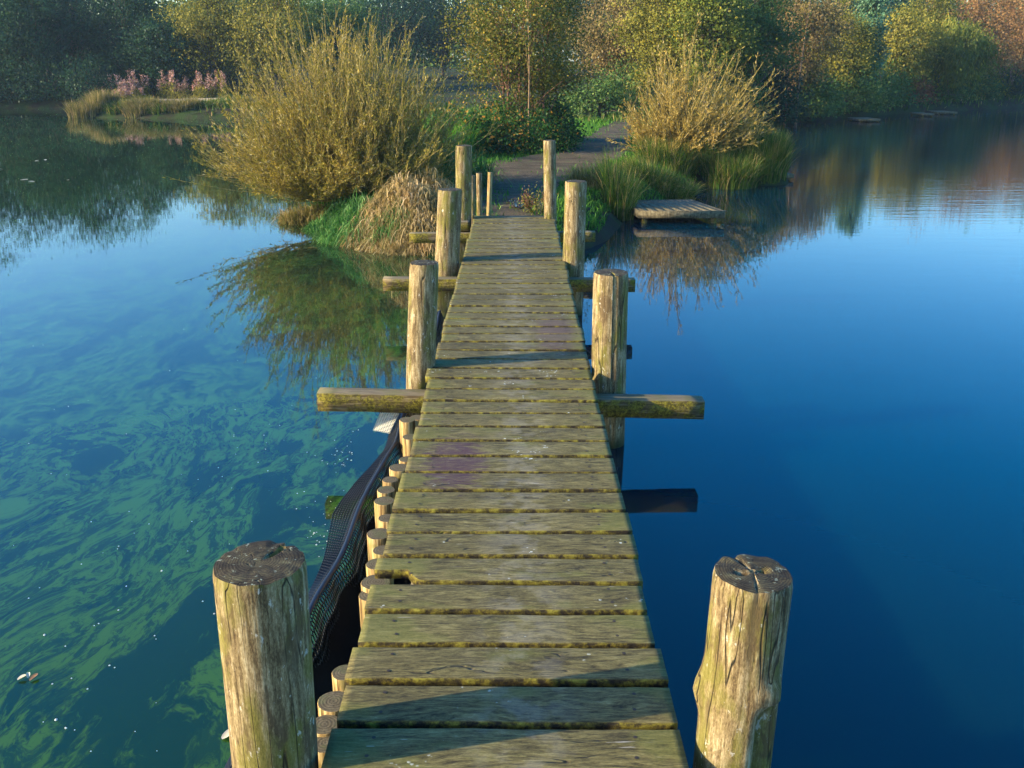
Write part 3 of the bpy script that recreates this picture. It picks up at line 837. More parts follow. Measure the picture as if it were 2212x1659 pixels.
def tussock(name, label, px, py, z, rx, ry, N, hmin, hmax, lean, w, mat, seed, group=None, cat='rush clump'):
    rng = np.random.default_rng(seed); x_, y_ = G(px, py, z)
    return grass_thing(name, label, cat, disc_pts(x_, y_, rx, ry, N, rng), hmin, hmax, lean, w, mat, 4, group, None, seed, .4, bias=1)


def tree(label, px, D, h, rx, mat, bark=BARK, ry=None, zb=.2, ncl=110, per=85, ls=.13, name='broadleaf_tree', cat='tree', group='trees beyond the lake', seed=0, shape='round', trunks=1, base=None, sig=.13, spread=.6, trr=.022, lean=0):
    rng = np.random.default_rng(seed + 100)
    if ls < .25: per = int(per * 1.9); ls = ls * .74
    if base is None: x_ = (px - 1106) / 2000 * (D * CT + (H - .4) * ST); y_ = D
    else: x_, y_ = base
    gz = max(hz(x_, y_), -.02); ry = ry or rx
    t = empty(name, (x_, y_, gz), label, cat, group)
    h = h - gz
    z0 = h * zb
    d = norm(rng.normal(size=(ncl, 3))); rad = .35 + .65 * rng.uniform(0, 1, ncl) ** .6
    ph = rng.uniform(0, 6.28, 4)
    lump = .82 + .13 * np.sin(3 * np.arctan2(d[:, 1], d[:, 0]) + ph[0]) + .12 * np.sin(5 * d[:, 2] + 2 * np.arctan2(d[:, 1], d[:, 0]) + ph[1])
    rad = rad * lump
    C = np.stack([d[:, 0] * rx * rad, d[:, 1] * ry * rad, z0 + (h - z0) * (.5 + .5 * d[:, 2] * rad / .95)], -1)
    if shape == 'column':
        k = np.clip((C[:, 2] - z0) / (h - z0), 0, 1); C[:, :2] *= (1.15 - .85 * k)[:, None]
    C[:, 0] += lean * C[:, 2]
    # leaves
    N = ncl * per; ci = np.repeat(np.arange(ncl), per)
    sg = sig * (rx + ry + (h - z0) / 2) / 2.5 * rng.uniform(.6, 1.3, ncl)[ci][:, None]
    off = rng.normal(size=(N, 3)) * sg * [1, 1, .62]
    if shape == 'weep': off[:, 2] -= np.abs(rng.normal(size=N)) * sg[:, 0] * 1.4; off[:, :2] *= .6
    P = C[ci] + off; P[:, 2] = np.maximum(P[:, 2], .03)
    dirs = norm(off) * .6 + rng.normal(size=(N, 3)) * .6
    dirs[:, 2] += -1.3 if shape == 'weep' else .15
    L = ls * rng.uniform(.6, 1.4, N)
    out = norm(off) + .9 * norm(P - np.array([0, 0, (z0 + h) / 2])) + [0, 0, .35]
    v, f = leaf_geo(P, dirs, L, L * (.3 if shape == 'weep' else .62), rng, out)
    crnd = rng.uniform(-.22, .22, ncl)[ci]
    rnd = np.clip(rng.beta(2.2, 2.2, N) + crnd, 0, 1)
    mesh_np('crown', v, [f], mat, t, attrs={'rnd': np.repeat(rnd, 4)})
    # wood
    K = 9; tt = np.linspace(0, 1, K)[None, :, None]
    PT = []
    tr = []
    for k in range(trunks):
        a = rng.uniform(0, 6.28); sp = (0 if trunks == 1 else spread * rx * rng.uniform(.2, .6))
        top = np.array([math.cos(a) * sp + lean * h, math.sin(a) * sp, h * .88]); st = np.array([math.cos(a) * .08 * trunks, math.sin(a) * .08 * trunks, -.15])
        p = st + (top - st) * tt[0] + np.concatenate([.04 * h * np.sin(tt[0] * 5 + rng.uniform(0, 6)) * [[1]], .04 * h * np.sin(tt[0] * 4 + rng.uniform(0, 6)), 0 * tt[0]], 1) * tt[0]
        tr.append(p)
    tr = np.array(tr); rT = trr * h * (1 - .88 * np.linspace(0, 1, K))[None, :] * np.ones((trunks, 1)) / math.sqrt(trunks)
    v, f = tube_geo(tr, rT, 8)
    mesh_np('trunk', v, [f], bark, t, smooth=True)
    nl = min(ncl, 70); sel = rng.choice(ncl, nl, replace=False); ti = rng.integers(0, trunks, nl)
    fr = np.clip(C[sel, 2] / h * .75 - .1, .05, .85); kk = fr * (K - 1); k0 = kk.astype(int); ff = (kk - k0)[:, None]
    A = tr[ti, k0] * (1 - ff) + tr[ti, np.minimum(k0 + 1, K - 1)] * ff
    B = C[sel]; mid = (A + B) / 2 + np.array([0, 0, .08]) * h
    t5 = np.linspace(0, 1, 6)[None, :, None]
    LP = A[:, None] * (1 - t5) ** 2 + 2 * mid[:, None] * t5 * (1 - t5) + B[:, None] * t5 ** 2
    LR = (trr * h * .33 * (1 - .85 * np.linspace(0, 1, 6)))[None] * (1 - fr * .5)[:, None] / math.sqrt(trunks) ** .5
    v, f = tube_geo(LP, LR, 4)
    mesh_np('limbs', v, [f], bark, t, smooth=True)
    return t


def bush(label, px, D, h, rx, mat, seed, name='bush', group='bushes along the shores', per=90, ncl=45, ls=.1, base=None, ry=None):
    rng = np.random.default_rng(seed + 500)
    per = int(per * 1.5); ls = ls * .82
    if base is None: x_ = (px - 1106) / 2000 * (D * CT + (H - .4) * ST); y_ = D
    else: x_, y_ = base
    gz = max(hz(x_, y_), -.02); ry = ry or rx
    t = empty(name, (x_, y_, gz), label, 'bush', group)
    d = norm(rng.normal(size=(ncl, 3))); d[:, 2] = np.abs(d[:, 2]); rad = .4 + .6 * rng.uniform(0, 1, ncl) ** .5
    C = d * rad[:, None] * [rx, ry, h * .88]
    ci = np.repeat(np.arange(ncl), per); N = len(ci)
    off = rng.normal(size=(N, 3)) * (h + rx) * .085
    P = C[ci] + off; P[:, 2] = np.abs(P[:, 2]) * .98
    L = ls * rng.uniform(.6, 1.4, N); v, f = leaf_geo(P, norm(off) + rng.normal(size=(N, 3)) * .7, L, L * .7, rng, norm(off) + norm(P) + [0, 0, .3])
    mesh_np('foliage', v, [f], mat, t, attrs={'rnd': np.repeat(np.clip(rng.uniform(0, 1, N) + rng.uniform(-.2, .2, ncl)[ci], 0, 1), 4)})
    t5 = np.linspace(0, 1, 6)[None, :, None]; A = np.zeros((ncl, 3)); A[:, :2] = rng.normal(size=(ncl, 2)) * .1 * rx
    LP = A[:, None] + (C - A)[:, None] * t5 + np.array([0, 0, .15 * h]) * t5 * (1 - t5) * 2
    v, f = tube_geo(LP, np.linspace(.018, .004, 6)[None] * np.ones((ncl, 1)) * max(h, .6), 4)
    mesh_np('stems', v, [f], BARK, t, smooth=True)
    return t


def willow(label, base, nst, rl, rr_, rz, mat, seed, dirbias=(0, 0), twigs=6, leaves=15, ls=.055, name='willow_shrub', basr=.35, up=.55, elmin=8, thick=.013):
    """many straight rods fanning from one stool, twigs and narrow leaves along them"""
    rng = np.random.default_rng(seed)
    gz = max(hz(*base), .05); t = empty(name, (*base, gz), label, 'shrub', 'golden willow shrubs on the near bank')
    az = rng.uniform(0, 6.283, nst); el = np.arcsin(rng.uniform(math.sin(R(elmin)), 1, nst))
    D0 = np.stack([np.cos(el) * np.cos(az) + dirbias[0], np.cos(el) * np.sin(az) + dirbias[1], np.sin(el)], -1); D0 = norm(D0)
    rxx = np.where(D0[:, 0] < 0, rl, rr_)
    L = 1 / np.sqrt((D0[:, 0] / rxx) ** 2 + (D0[:, 1] / ((rl + rr_) * .42)) ** 2 + (D0[:, 2] / rz) ** 2) * rng.uniform(.68, 1.0, nst) * np.where(rng.uniform(0, 1, nst) > .93, 1.18, 1)
    K = 9; s_ = np.linspace(0, 1, K)[None, :, None]
    A = np.zeros((nst, 3)); A[:, 0] = np.clip(rng.normal(0, basr, nst), -basr * 1.2, basr * 1.2); A[:, 1] = np.clip(rng.normal(0, basr * .8, nst), -basr, basr)
    P = A[:, None] + D0[:, None] * L[:, None, None] * s_ + np.array([0, 0, 1.0]) * (up * L * (1 - D0[:, 2]))[:, None, None] * s_ ** 2 * .55
    P += np.clip(rng.normal(size=(nst, 1, 3)), -1.5, 1.5) * .10 * s_ ** 2 + .02 * np.sin(s_ * 9 + rng.uniform(0, 6, (nst, 1, 3)))
    P[..., 2] = np.maximum(P[..., 2], -gz + .04)
    rr = (thick * (1 - .82 * np.linspace(0, 1, K)))[None] * rng.uniform(.6, 1.4, (nst, 1))
    parts = [tube_geo(P, rr, 5)]
    # twigs
    nt = nst * twigs; si = np.repeat(np.arange(nst), twigs); ft = rng.uniform(.15, .96, nt); kk = ft * (K - 1); k0 = kk.astype(int); ff = (kk - k0)[:, None]
    Bp = P[si, k0] * (1 - ff) + P[si, np.minimum(k0 + 1, K - 1)] * ff
    tang = norm(P[si, np.minimum(k0 + 1, K - 1)] - P[si, k0] + 1e-6)
    td = norm(tang * 1.0 + rng.normal(size=(nt, 3)) * .36 + [0, 0, .55]); tl = rng.uniform(.18, .55, nt) * L[si] / 2.4
    k5 = np.linspace(0, 1, 4)[None, :, None]
    TP = Bp[:, None] + td[:, None] * tl[:, None, None] * k5 + np.array([0, 0, .12]) * k5 ** 2 * tl[:, None, None]
    parts.append(tube_geo(TP, (.0045 * (1 - .8 * np.linspace(0, 1, 4)))[None] * np.ones((nt, 1)), 3))
    v, f = join(parts)
    mesh_np('stems', v, f, TWIG, t, smooth=True)
    # leaves along twigs and rod tips
    n1 = nt * leaves; ti = np.repeat(np.arange(nt), leaves); u = rng.uniform(.05, 1, n1)[:, None]
    lp = Bp[ti] + td[ti] * tl[ti][:, None] * u; ld = td[ti] * .9 + rng.normal(size=(n1, 3)) * .45
    n2 = nst * 26; s2 = np.repeat(np.arange(nst), 26); f2 = rng.uniform(.3, 1, n2) * (K - 1.001); k2 = f2.astype(int); g2 = (f2 - k2)[:, None]
    lp2 = P[s2, k2] * (1 - g2) + P[s2, k2 + 1] * g2; ld2 = norm(P[s2, k2 + 1] - P[s2, k2]) * .9 + rng.normal(size=(n2, 3)) * .4
    lp = np.concatenate([lp, lp2]); ld = np.concatenate([ld, ld2]); NN = len(lp)
    lp[:, 2] = np.maximum(lp[:, 2], -gz + .03)
    LL = ls * rng.uniform(.6, 1.5, NN); v, f = leaf_geo(lp, ld, LL, LL * .21, rng)
    mesh_np('foliage', v, [f], mat, t, attrs={'rnd': np.repeat(rng.uniform(0, 1, NN), 4)})
    return t


def sapling(label, px, D, h, seed, bark=BARKP, r0=.022):
    rng = np.random.default_rng(seed); x_ = (px - 1106) / 2000 * (D * CT + (H - .4) * ST); gz = hz(x_, D)
    t = empty('sapling', (x_, D, gz), label, 'sapling', 'slender saplings')
    K = 14; tt = np.linspace(0, 1, K)[:, None]
    P = np.concatenate([.10 * np.sin(tt * 4 + seed) * tt, .1 * tt, h * tt], 1)[None]
    n = 16; f = rng.uniform(.35, .98, n); i = (f * (K - 1)).astype(int); A = P[0, i]
    a = rng.uniform(0, 6.28, n); L = (1.1 - f) * h * .28; B = A + np.stack([np.cos(a) * L, np.sin(a) * L, L * 1.3], -1)
    t5 = np.linspace(0, 1, 5)[None, :, None]
    v, q = join([tube_geo(P, (r0 * (1 - .75 * tt[:, 0]))[None], 7), tube_geo(A[:, None] * (1 - t5) + B[:, None] * t5, (.007 * (1 - .8 * np.linspace(0, 1, 5)))[None] * np.ones((n, 1)), 4)])
    mesh_np('trunk', v, q, bark, t, smooth=True)
    m = 14; j = np.repeat(np.arange(n), m); u = rng.uniform(.3, 1.05, n * m)[:, None]; lp = A[j] * (1 - u) + B[j] * u + rng.normal(size=(n * m, 3)) * .05
    LL = rng.uniform(.04, .09, n * m); v, f = leaf_geo(lp, rng.normal(size=(n * m, 3)), LL, LL * .6, rng)
    mesh_np('foliage', v, [f], LM['birch'], t, attrs={'rnd': np.repeat(rng.uniform(.2, 1, n * m), 4)})


sapling('slender pale orange stem lit in front of the birch crown', 1140, 19.3, 4.4, 1, r0=.02)
sapling('left one of two pale trunks over the right shore', 1697, 33.2, 4.6, 3, r0=.04)
sapling('right one of two pale trunks over the right shore', 1722, 33.4, 4.4, 4, r0=.045)
# near willows
willow('big golden willow shrub spreading over the water left of the bridge end', (-2.2, 13.05), 1500, 1.75, 1.35, 2.5, LM['gold'], 3, (.0, -.03), ls=.042, twigs=8, leaves=16, basr=.40, up=.24, elmin=5, thick=.008)
willow('smaller straw coloured willow shrub right of the path above the rushes', (3.05, 17.4), 430, 1.0, 1.75, 2.2, LM['gold2'], 4, (.12, 0), elmin=14, up=.25, twigs=6, leaves=11, basr=.22, ls=.06)

# birch with bramble at its foot
tree('multi stemmed birch with yellow flecked leaves behind the golden willow', 1130, 20.6, 4.9, 1.8, LM['birch'], TWIGR, zb=.04, ncl=290, per=62, ls=.07, seed=2, trunks=6, name='birch_tree', group='trees on the near bank', sig=.10, trr=.016)
bush('dark green bramble under the birch beside the path', 1115, 19.7, .95, 1.1, LM['bramble'], 1, per=130, ncl=60, ls=.065, name='bramble_bush')
bush('low bramble mound left of the birch foot', 985, 19.0, .9, .85, LM['bramble'], 2, per=90, ncl=45, ls=.08, name='bramble_bush')
bush('rounded bramble at the bend of the path', 1185, 21.8, .95, .62, LM['bramble'], 3, per=90, ncl=45, ls=.08, name='bramble_bush')
bush('dark leafy bush where the path disappears behind the birch', 1285, 31, 1.3, 1.2, LM['green'], 4, name='leafy_bush')
bush('dark leafy bush closing the view beyond the path', 1375, 34, 1.8, 1.6, LM['green'], 44, name='leafy_bush')

# trees across the back, right half
TR = [
    ('olive brown tree straight above the path', 1330, 36, 5.4, 1.9, 'brown', 1), ('green tree behind the straw willow, left of two', 1425, 31.5, 5.0, 1.5, 'olive', 1),
    ('bright green tree behind the straw willow, right of two', 1520, 29.8, 5.3, 1.35, 'yellow', 1), ('dense green tree at the corner of the right shore', 1612, 31.5, 4.7, 1.4, 'green', 1),
    ('tan twiggy tree with two pale trunks on the right shore', 1715, 35, 4.9, 1.65, 'brown', 2), ('olive tree right of the two pale trunks', 1800, 38.5, 4.3, 1.6, 'olive', 1),
    ('olive tree beside the blue green column', 1925, 42.5, 4.4, 1.9, 'olive', 1), ('orange brown tree crowning the right shore', 2085, 47.5, 5.9, 3.0, 'orange', 1),
    ('second orange tree cut by the right edge', 2205, 52, 6.2, 2.6, 'orange', 1), ('thin olive tree leaning out at the right shore', 1980, 46, 5.2, 1.7, 'olive', 1)]
for i, (lab, px, D, h, rx, m, tr_) in enumerate(TR):
    tree(lab, px, D, h, rx, LM[m], BARKP if m == 'brown' and tr_ == 2 else BARK, seed=20 + i, trunks=tr_ + (1 if m == 'brown' else 0), zb=.1, ls=.11 if D < 40 else .13, ncl=120, per=85)
tree('narrow blue green ivy covered tree on the right shore', 1858, 39.5, 5.2, .8, LM['blue'], seed=40, zb=.1, shape='column', ncl=90, ls=.14, name='ivy_tree')
tree('weeping yellow willow drooping at the right shore', 2045, 43.8, 4.1, 1.9, LM['yellow'], seed=41, zb=.3, shape='weep', ncl=110, per=100, ls=.2, name='weeping_willow')
for i, (lab, px, D, h, rx, m) in enumerate([
        ('hazy distant tree in the right corner', 2215, 72, 7.0, 3.6, 'blue'), ('hazy distant tree behind the orange tree', 2130, 80, 8.2, 4.5, 'deep'),
        ('dark distant tree behind the ivy column', 1870, 66, 7.6, 4.2, 'deep'), ('dark distant tree behind the tan twiggy tree', 1740, 62, 6.9, 4.0, 'deep'),
        ('distant brown tree behind the bright green tree', 1560, 58, 7.2, 4.0, 'brown'), ('distant tree above the path opening', 1390, 60, 7.5, 4.2, 'deep'),
        ('distant hazy tree right of the birch top', 1270, 64, 8.0, 4.4, 'deep'), ('distant hazy tree left of the birch top', 960, 66, 8.0, 4.6, 'deep'),
        ('distant hazy tree above the golden willow', 840, 62, 7.2, 4.2, 'deep'), ('distant tree at the far right edge above the water', 2300, 60, 5.2, 3.2, 'olive')]):
    tree(lab, px, D, h, rx, LM[m], seed=60 + i, zb=.08, ls=.19, ncl=110, per=75, group='distant trees')
# left half
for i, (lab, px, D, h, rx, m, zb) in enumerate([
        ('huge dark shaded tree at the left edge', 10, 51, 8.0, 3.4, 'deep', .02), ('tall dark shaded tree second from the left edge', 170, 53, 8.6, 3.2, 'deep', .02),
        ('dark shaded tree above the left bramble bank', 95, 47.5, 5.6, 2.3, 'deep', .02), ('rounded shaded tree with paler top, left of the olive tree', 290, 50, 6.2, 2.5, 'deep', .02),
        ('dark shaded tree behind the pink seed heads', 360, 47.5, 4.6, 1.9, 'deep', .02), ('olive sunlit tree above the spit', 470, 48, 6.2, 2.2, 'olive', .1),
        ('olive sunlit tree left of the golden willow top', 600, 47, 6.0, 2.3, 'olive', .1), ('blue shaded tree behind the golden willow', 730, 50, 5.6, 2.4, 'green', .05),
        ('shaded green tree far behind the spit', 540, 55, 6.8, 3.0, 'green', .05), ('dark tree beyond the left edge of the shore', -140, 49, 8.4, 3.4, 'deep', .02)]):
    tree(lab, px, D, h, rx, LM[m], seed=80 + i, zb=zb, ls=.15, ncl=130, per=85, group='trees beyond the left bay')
def far_wood():
    rng = np.random.default_rng(900); n = 420
    a = rng.uniform(R(-34), R(36), n); rr = rng.uniform(84, 112, n); C = np.stack([rr * np.sin(a), rr * np.cos(a), rng.uniform(1, 8.2, n)], -1)
    C[:, 2] *= 1 + .14 * np.sin(a * 19)
    m = 150; i = np.repeat(np.arange(n), m); P = C[i] + rng.normal(size=(n * m, 3)) * [1.9, 1.9, 1.1]; P[:, 2] = np.maximum(P[:, 2], 0)
    L = rng.uniform(.3, .7, n * m); v, f = leaf_geo(P, rng.normal(size=(n * m, 3)), L, L * .7, rng)
    o = mesh_np('far_wood', v, [f], LM['green'], attrs={'rnd': np.repeat(np.clip(rng.uniform(0, .6, n * m) + rng.uniform(0, .4, n)[i], 0, 1), 4)})
    tag(o, 'hazy distant woodland closing the view behind all the trees', 'wood', None, 'stuff')


far_wood()
# tall trees out to the left that shade the left bay
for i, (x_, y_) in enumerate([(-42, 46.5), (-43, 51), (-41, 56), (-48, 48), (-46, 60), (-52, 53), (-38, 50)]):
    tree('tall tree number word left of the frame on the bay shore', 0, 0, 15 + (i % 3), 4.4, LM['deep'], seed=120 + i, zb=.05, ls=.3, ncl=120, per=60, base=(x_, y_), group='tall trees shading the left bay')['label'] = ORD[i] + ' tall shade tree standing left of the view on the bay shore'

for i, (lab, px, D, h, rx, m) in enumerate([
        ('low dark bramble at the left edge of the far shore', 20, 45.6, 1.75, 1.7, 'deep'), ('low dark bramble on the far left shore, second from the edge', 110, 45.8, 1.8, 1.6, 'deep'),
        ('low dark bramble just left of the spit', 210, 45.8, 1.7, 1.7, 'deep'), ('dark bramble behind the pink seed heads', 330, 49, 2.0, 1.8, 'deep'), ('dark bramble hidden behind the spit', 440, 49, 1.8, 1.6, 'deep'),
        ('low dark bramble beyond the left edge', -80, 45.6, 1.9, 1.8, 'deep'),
        ('dark glossy bush at the inner corner of the right shore', 1668, 33.3, 1.9, .95, 'deep'), ('dark bush over the water left of the small pale platform', 1740, 35.6, 1.5, 1.2, 'green'),
        ('dark bush right above the small pale platform', 1830, 38.3, 1.5, 1.4, 'green'), ('green bush right of the small pale platform', 1905, 41, 1.6, 1.4, 'green'),
        ('rusty low bush overhanging the right shore', 1965, 42.5, .8, .9, 'rust'), ('green bush below the weeping willow', 2010, 44.5, 1.7, 1.5, 'green'), ('olive rounded bush right of the weeping willow', 2085, 46.5, 2.1, 1.3, 'olive'),
        ('yellow leaved bush near the right edge', 2130, 48.0, 1.9, 1.1, 'yellow'), ('rusty leaved bush at the right edge', 2180, 49.5, 1.6, 1.6, 'rust'), ('pale blue green bush cut by the right edge', 2225, 52, 2.2, 1.6, 'blue'),
        ('dark bush at the far right waterline', 2080, 46.3, 1.0, 1.4, 'green'), ('dark bush at the waterline under the yellow leaved bush', 2150, 48.3, 1.0, 1.5, 'deep'), ('dark bush at the waterline in the right corner', 2230, 50.6, 1.1, 1.7, 'green')]):
    bush(lab, px, D, h + .2, rx, LM[m], 20 + i, ls=.12, per=80, ncl=50)

# rush clumps right of the path
RG = 'rush clumps on the near bank'
tussock('rush_clump', 'tall dark green rush clump at the right tip of the near bank', 1640, 383, .1, .48, .38, 3000, .5, .85, .2, .010, LM['rush'], 1, RG)
tussock('rush_clump', 'dark green rush clump left of the tip clump', 1575, 378, .2, .5, .45, 2600, .4, .75, .25, .010, LM['rush'], 2, RG)
tussock('rush_clump', 'bright green rush clump under the straw willow', 1440, 365, .3, .5, .45, 2800, .3, .6, .25, .009, LM['rush'], 3, RG)
tussock('rush_clump', 'brown tinged rush clump behind the fishing platform', 1425, 412, .15, .55, .28, 2600, .25, .45, .25, .009, LM['rush'], 4, RG)
tussock('rush_clump', 'thin upright rush clump between bridge and fishing platform', 1335, 470, .02, .22, .2, 700, .5, .85, .2, .008, LM['rush'], 5, RG)
tussock('rush_clump', 'reddish grass clump beside the far right bridge posts', 1275, 428, .2, .3, .3, 1000, .2, .4, .2, .008, LM['sedge'], 6, RG)
tussock('rush_clump', 'low green rush clump left of the fishing platform', 1320, 425, .2, .4, .3, 1100, .15, .35, .22, .008, LM['rush'], 7, RG)
tussock('rush_clump', 'dark rush clump between path and platform', 1390, 392, .3, .45, .3, 1500, .15, .32, .2, .008, LM['rush'], 8, RG)
tussock('rush_clump', 'dark rush clump behind the left far post', 1045, 322, .35, .5, .5, 1300, .4, .8, .2, .012, LM['grass'], 9, RG)
tussock('rush_clump', 'dark grass clump under the left edge of the birch bramble', 940, 345, .35, .7, .5, 1700, .4, .85, .25, .012, LM['grass'], 10, RG)
# reed grass bank on the left
SG = 'reed grass mounds on the left bank'
def mound(label, px, py, z, rx, ry, N, h0, h1, lean, m, seed, w=.013, dome=.22):
    rng = np.random.default_rng(seed); x_, y_ = G(px, py, z)
    pts = disc_pts(x_, y_, rx, ry, N, rng); pts[:, 2] += rng.uniform(0, dome, N) ** 1.0 * (1 - np.hypot((pts[:, 0] - x_) / rx, (pts[:, 1] - y_) / ry))
    return grass_thing('reed_grass', label, 'reed grass', pts, h0, h1, lean, w, LM[m], 5, SG, None, seed, 1.3, bias=2)
mound('green arching reed grass at the water left of the bridge end', 765, 512, .05, .42, .3, 1900, .08, .3, .2, 'reed', 21, .016, .35)
mound('straw coloured dead reed grass beside the left bridge posts', 872, 500, .15, .68, .55, 8500, .05, .2, .13, 'straw', 22, .015, .5)
mound('green and straw reed grass trailing at the waterline near the cross beam', 890, 538, .03, .42, .22, 2300, .05, .2, .13, 'straw', 23, .014, .3)
mound('green reed grass above the straw mound', 860, 430, .3, .75, .6, 3800, .15, .4, .2, 'reed', 24, .015, .35)
mound('tall green reed grass behind the left far post', 945, 410, .36, .5, .5, 1400, .45, .75, .26, 'reed', 25, .015)
mound('pale straw reed grass upper mound', 925, 452, .3, .5, .45, 4200, .06, .22, .14, 'straw', 26, .015, .5)
mound('mixed green reed grass below the willow', 745, 475, .12, .5, .5, 3000, .06, .22, .14, 'reed', 27, .015, .3)
mound('scrubby mixed grass at the waterline below the willow', 675, 470, .05, .45, .35, 2400, .08, .3, .16, 'sedge', 31, .014, .2)
mound('small green reed tuft at the end of the straw bank', 855, 528, .03, .3, .22, 900, .15, .34, .18, 'reed', 28)
mound('green reed tuft beside the stakes', 1040, 400, .38, .16, .2, 220, .35, .65, .3, 'reed', 29)
mound('dark green reed grass between willow stems', 790, 420, .3, .8, .7, 2200, .25, .5, .2, 'grass', 30)

# spit: sedge and willowherb
IG = 'sedge tussocks on the spit'
for i, (px, py, rx, m, lab) in enumerate([(190, 252, .75, 'sedge', 'tawny sedge tussock at the left tip of the spit'), (222, 250, .7, 'sedge', 'tawny sedge tussock second from the spit tip'), (262, 252, .6, 'rush', 'green sedge tussock middle of the spit'),
                                         (308, 253, .75, 'sedge', 'tawny sedge tussock in front of the sand'), (350, 253, .6, 'rush', 'dark low sedge under the sandy edge'), (395, 253, .7, 'sedge', 'tawny sedge tussock right of the sand'), (440, 252, .8, 'rush', 'dark sedge left of the golden willow'), (500, 250, .9, 'rush', 'dark sedge behind the golden willow edge'), (560, 250, 1.0, 'sedge', 'sedge seen through the golden willow')]):
    tussock('sedge_tussock', lab, px, py, .02, rx, .5, 900, .2 if m == 'rush' else (.45 if px < 290 else .3), .4 if m == 'rush' else (.82 if px < 290 else .55), .25, .028, LM[m], 50 + i, IG, 'sedge tussock')


def herb(label, px, py, z, n, h0, h1, spread, mat, seed, kind='stuff', depth=.6, name='willowherb', wpl=.035, lsc=1.0):
    rng = np.random.default_rng(seed); x_, y_ = G(px, py, z)
    bx = x_ + rng.uniform(-spread, spread, n); by = y_ + rng.uniform(-depth, depth, n); bz = height(bx, by)
    h = rng.uniform(h0, h1, n); org = np.array([x_, y_, .3])
    B = np.stack([bx, by, bz], -1) - org
    lean = rng.normal(size=(n, 3)) * [.12, .12, 0]
    t5 = np.linspace(0, 1, 5)[None, :, None]; top = B + np.stack([0 * h, 0 * h, h], -1) + lean
    v0, f0 = tube_geo(B[:, None] * (1 - t5) + top[:, None] * t5, np.full((n, 5), .01), 3)
    m = 150; i = np.repeat(np.arange(n), m); u = rng.uniform(.05, 1.02, n * m)
    P = B[i] + (top - B)[i] * u[:, None] + rng.normal(size=(n * m, 3)) * np.where(u > .6, wpl, .10)[:, None]
    L = rng.uniform(.05, .12, n * m) * lsc; v1, f1 = leaf_geo(P, rng.normal(size=(n * m, 3)) + [0, 0, .8], L, L * .5, rng)
    rnd = rng.uniform(0, 1, n * m)
    V_ = np.concatenate([v0, v1]); isf = np.concatenate([np.ones(len(f0), int), np.where(u > .58, 0, 1)])
    o = mesh_np(name, V_, [f0, f1 + len(v0)], None, None, loc=org, attrs={'rnd': np.concatenate([np.zeros(len(v0)), np.repeat(rnd, 4)])}, mats=[mat, LM['olive']], midx=isf)
    return tag(o, label, 'willowherb', 'willowherb stands', kind)


herb('pink seeding willowherb standing on the spit above the sand', 365, 208, .5, 62, .5, 1.3, 2.9, LM['pink'], 1)
herb('low brownish willowherb at the left end of the spit', 250, 219, .4, 36, .5, .95, 1.1, LM['pink'], 2)
herb('dull willowherb seen left of the golden willow', 520, 205, .4, 60, .6, 1.1, 2.6, LM['rust'], 3)
herb('red and pink willowherb on the far right shore', 2090, 205, .5, 30, .8, 1.5, 1.9, LM['pink'], 4)
herb('reddish weed growing beside the far right bridge post', 1160, 448, .42, 7, .12, .26, .08, LM['rust'], 5, depth=.12, name='weed_plant', wpl=.02, lsc=.28)['kind'] = ''
for o in COL.objects:
    if 'kind' in o and o['kind'] == '': del o['kind']; o['category'] = 'weed'; o['group'] = 'weeds on the path'; del o['group']

# short grass over the near bank and along the path
rng = np.random.default_rng(77); N = 150000
px_ = rng.uniform(-4, 6.5, N); py_ = 10.4 + 24 * rng.uniform(0, 1, N) ** 1.6
dl = sdist(LAND, px_, py_); dp = sdist(PATHP, px_, py_) + .16 * wob(px_ * 2.1, py_ * 2.1)
k = (dl > .12) & ((dp < 0) | ((dp < .35) & (rng.uniform(0, 1, N) < .10)) | (rng.uniform(0, 1, N) < .012))
px_, py_ = px_[k], py_[k]; pts = np.stack([px_, py_, height(px_, py_)], -1)
grass_thing('short_grass', 'short green grass covering the near bank beside the path', 'grass', pts, .04, .13, .05, .015, LM['grass'], 2, None, 'stuff', 78)
rng = np.random.default_rng(79); N = 50000
px_ = rng.uniform(-20, 30, N); py_ = rng.uniform(28, 56, N); dl = sdist(LAND, px_, py_); sd_ = sdist(sp, px_, py_)
k = (dl > .1) & (dl < 6) & (sd_ < .1); px_, py_ = px_[k], py_[k]; pts = np.stack([px_, py_, height(px_, py_)], -1)
grass_thing('bank_grass', 'rough grass along the far banks of the lake', 'grass', pts, .1, .35, .12, .04, LM['rush'], 2, None, 'stuff', 80)

# floating leaves
s = NT('dead_leaf'); n_ = s.noise(s.coord('Object'), 60, 3); DL = s.pbr(s.mix(n_, (.55, .45, .25), (.75, .7, .5)), .6)
s = NT('dead_leaf_brown'); DLB = s.pbr((.3, .16, .06), .6)
def fleaf(px, py, L, rot, label, mat):
    x_, y_ = G(px, py, 0); n = 14; V = []
    for i in range(n):
        a = 2 * math.pi * i / n; V.append((L / 2 * math.cos(a) * (1 + .1 * math.sin(3 * a)), L * .28 * math.sin(a), .006 + .006 * abs(math.sin(a)) + .004 * math.cos(a)))
    V.append((0, 0, .004)); o = mesh_np('floating_leaf', V, [[(i, (i + 1) % n, n) for i in range(n)]], mat, None, loc=(x_, y_, .002), smooth=True)
    o.rotation_euler = (0, 0, rot); tag(o, label, 'leaf', 'leaves floating on the lake')
fleaf(48, 1468, .030, .6, 'pale floating leaf at the lower left, left one of three together', DL)
fleaf(62, 1463, .024, 2.0, 'pale floating leaf at the lower left, middle one of three together', DL)
fleaf(74, 1467, .034, 1.0, 'tan floating leaf at the lower left, right one of three together', DLB)
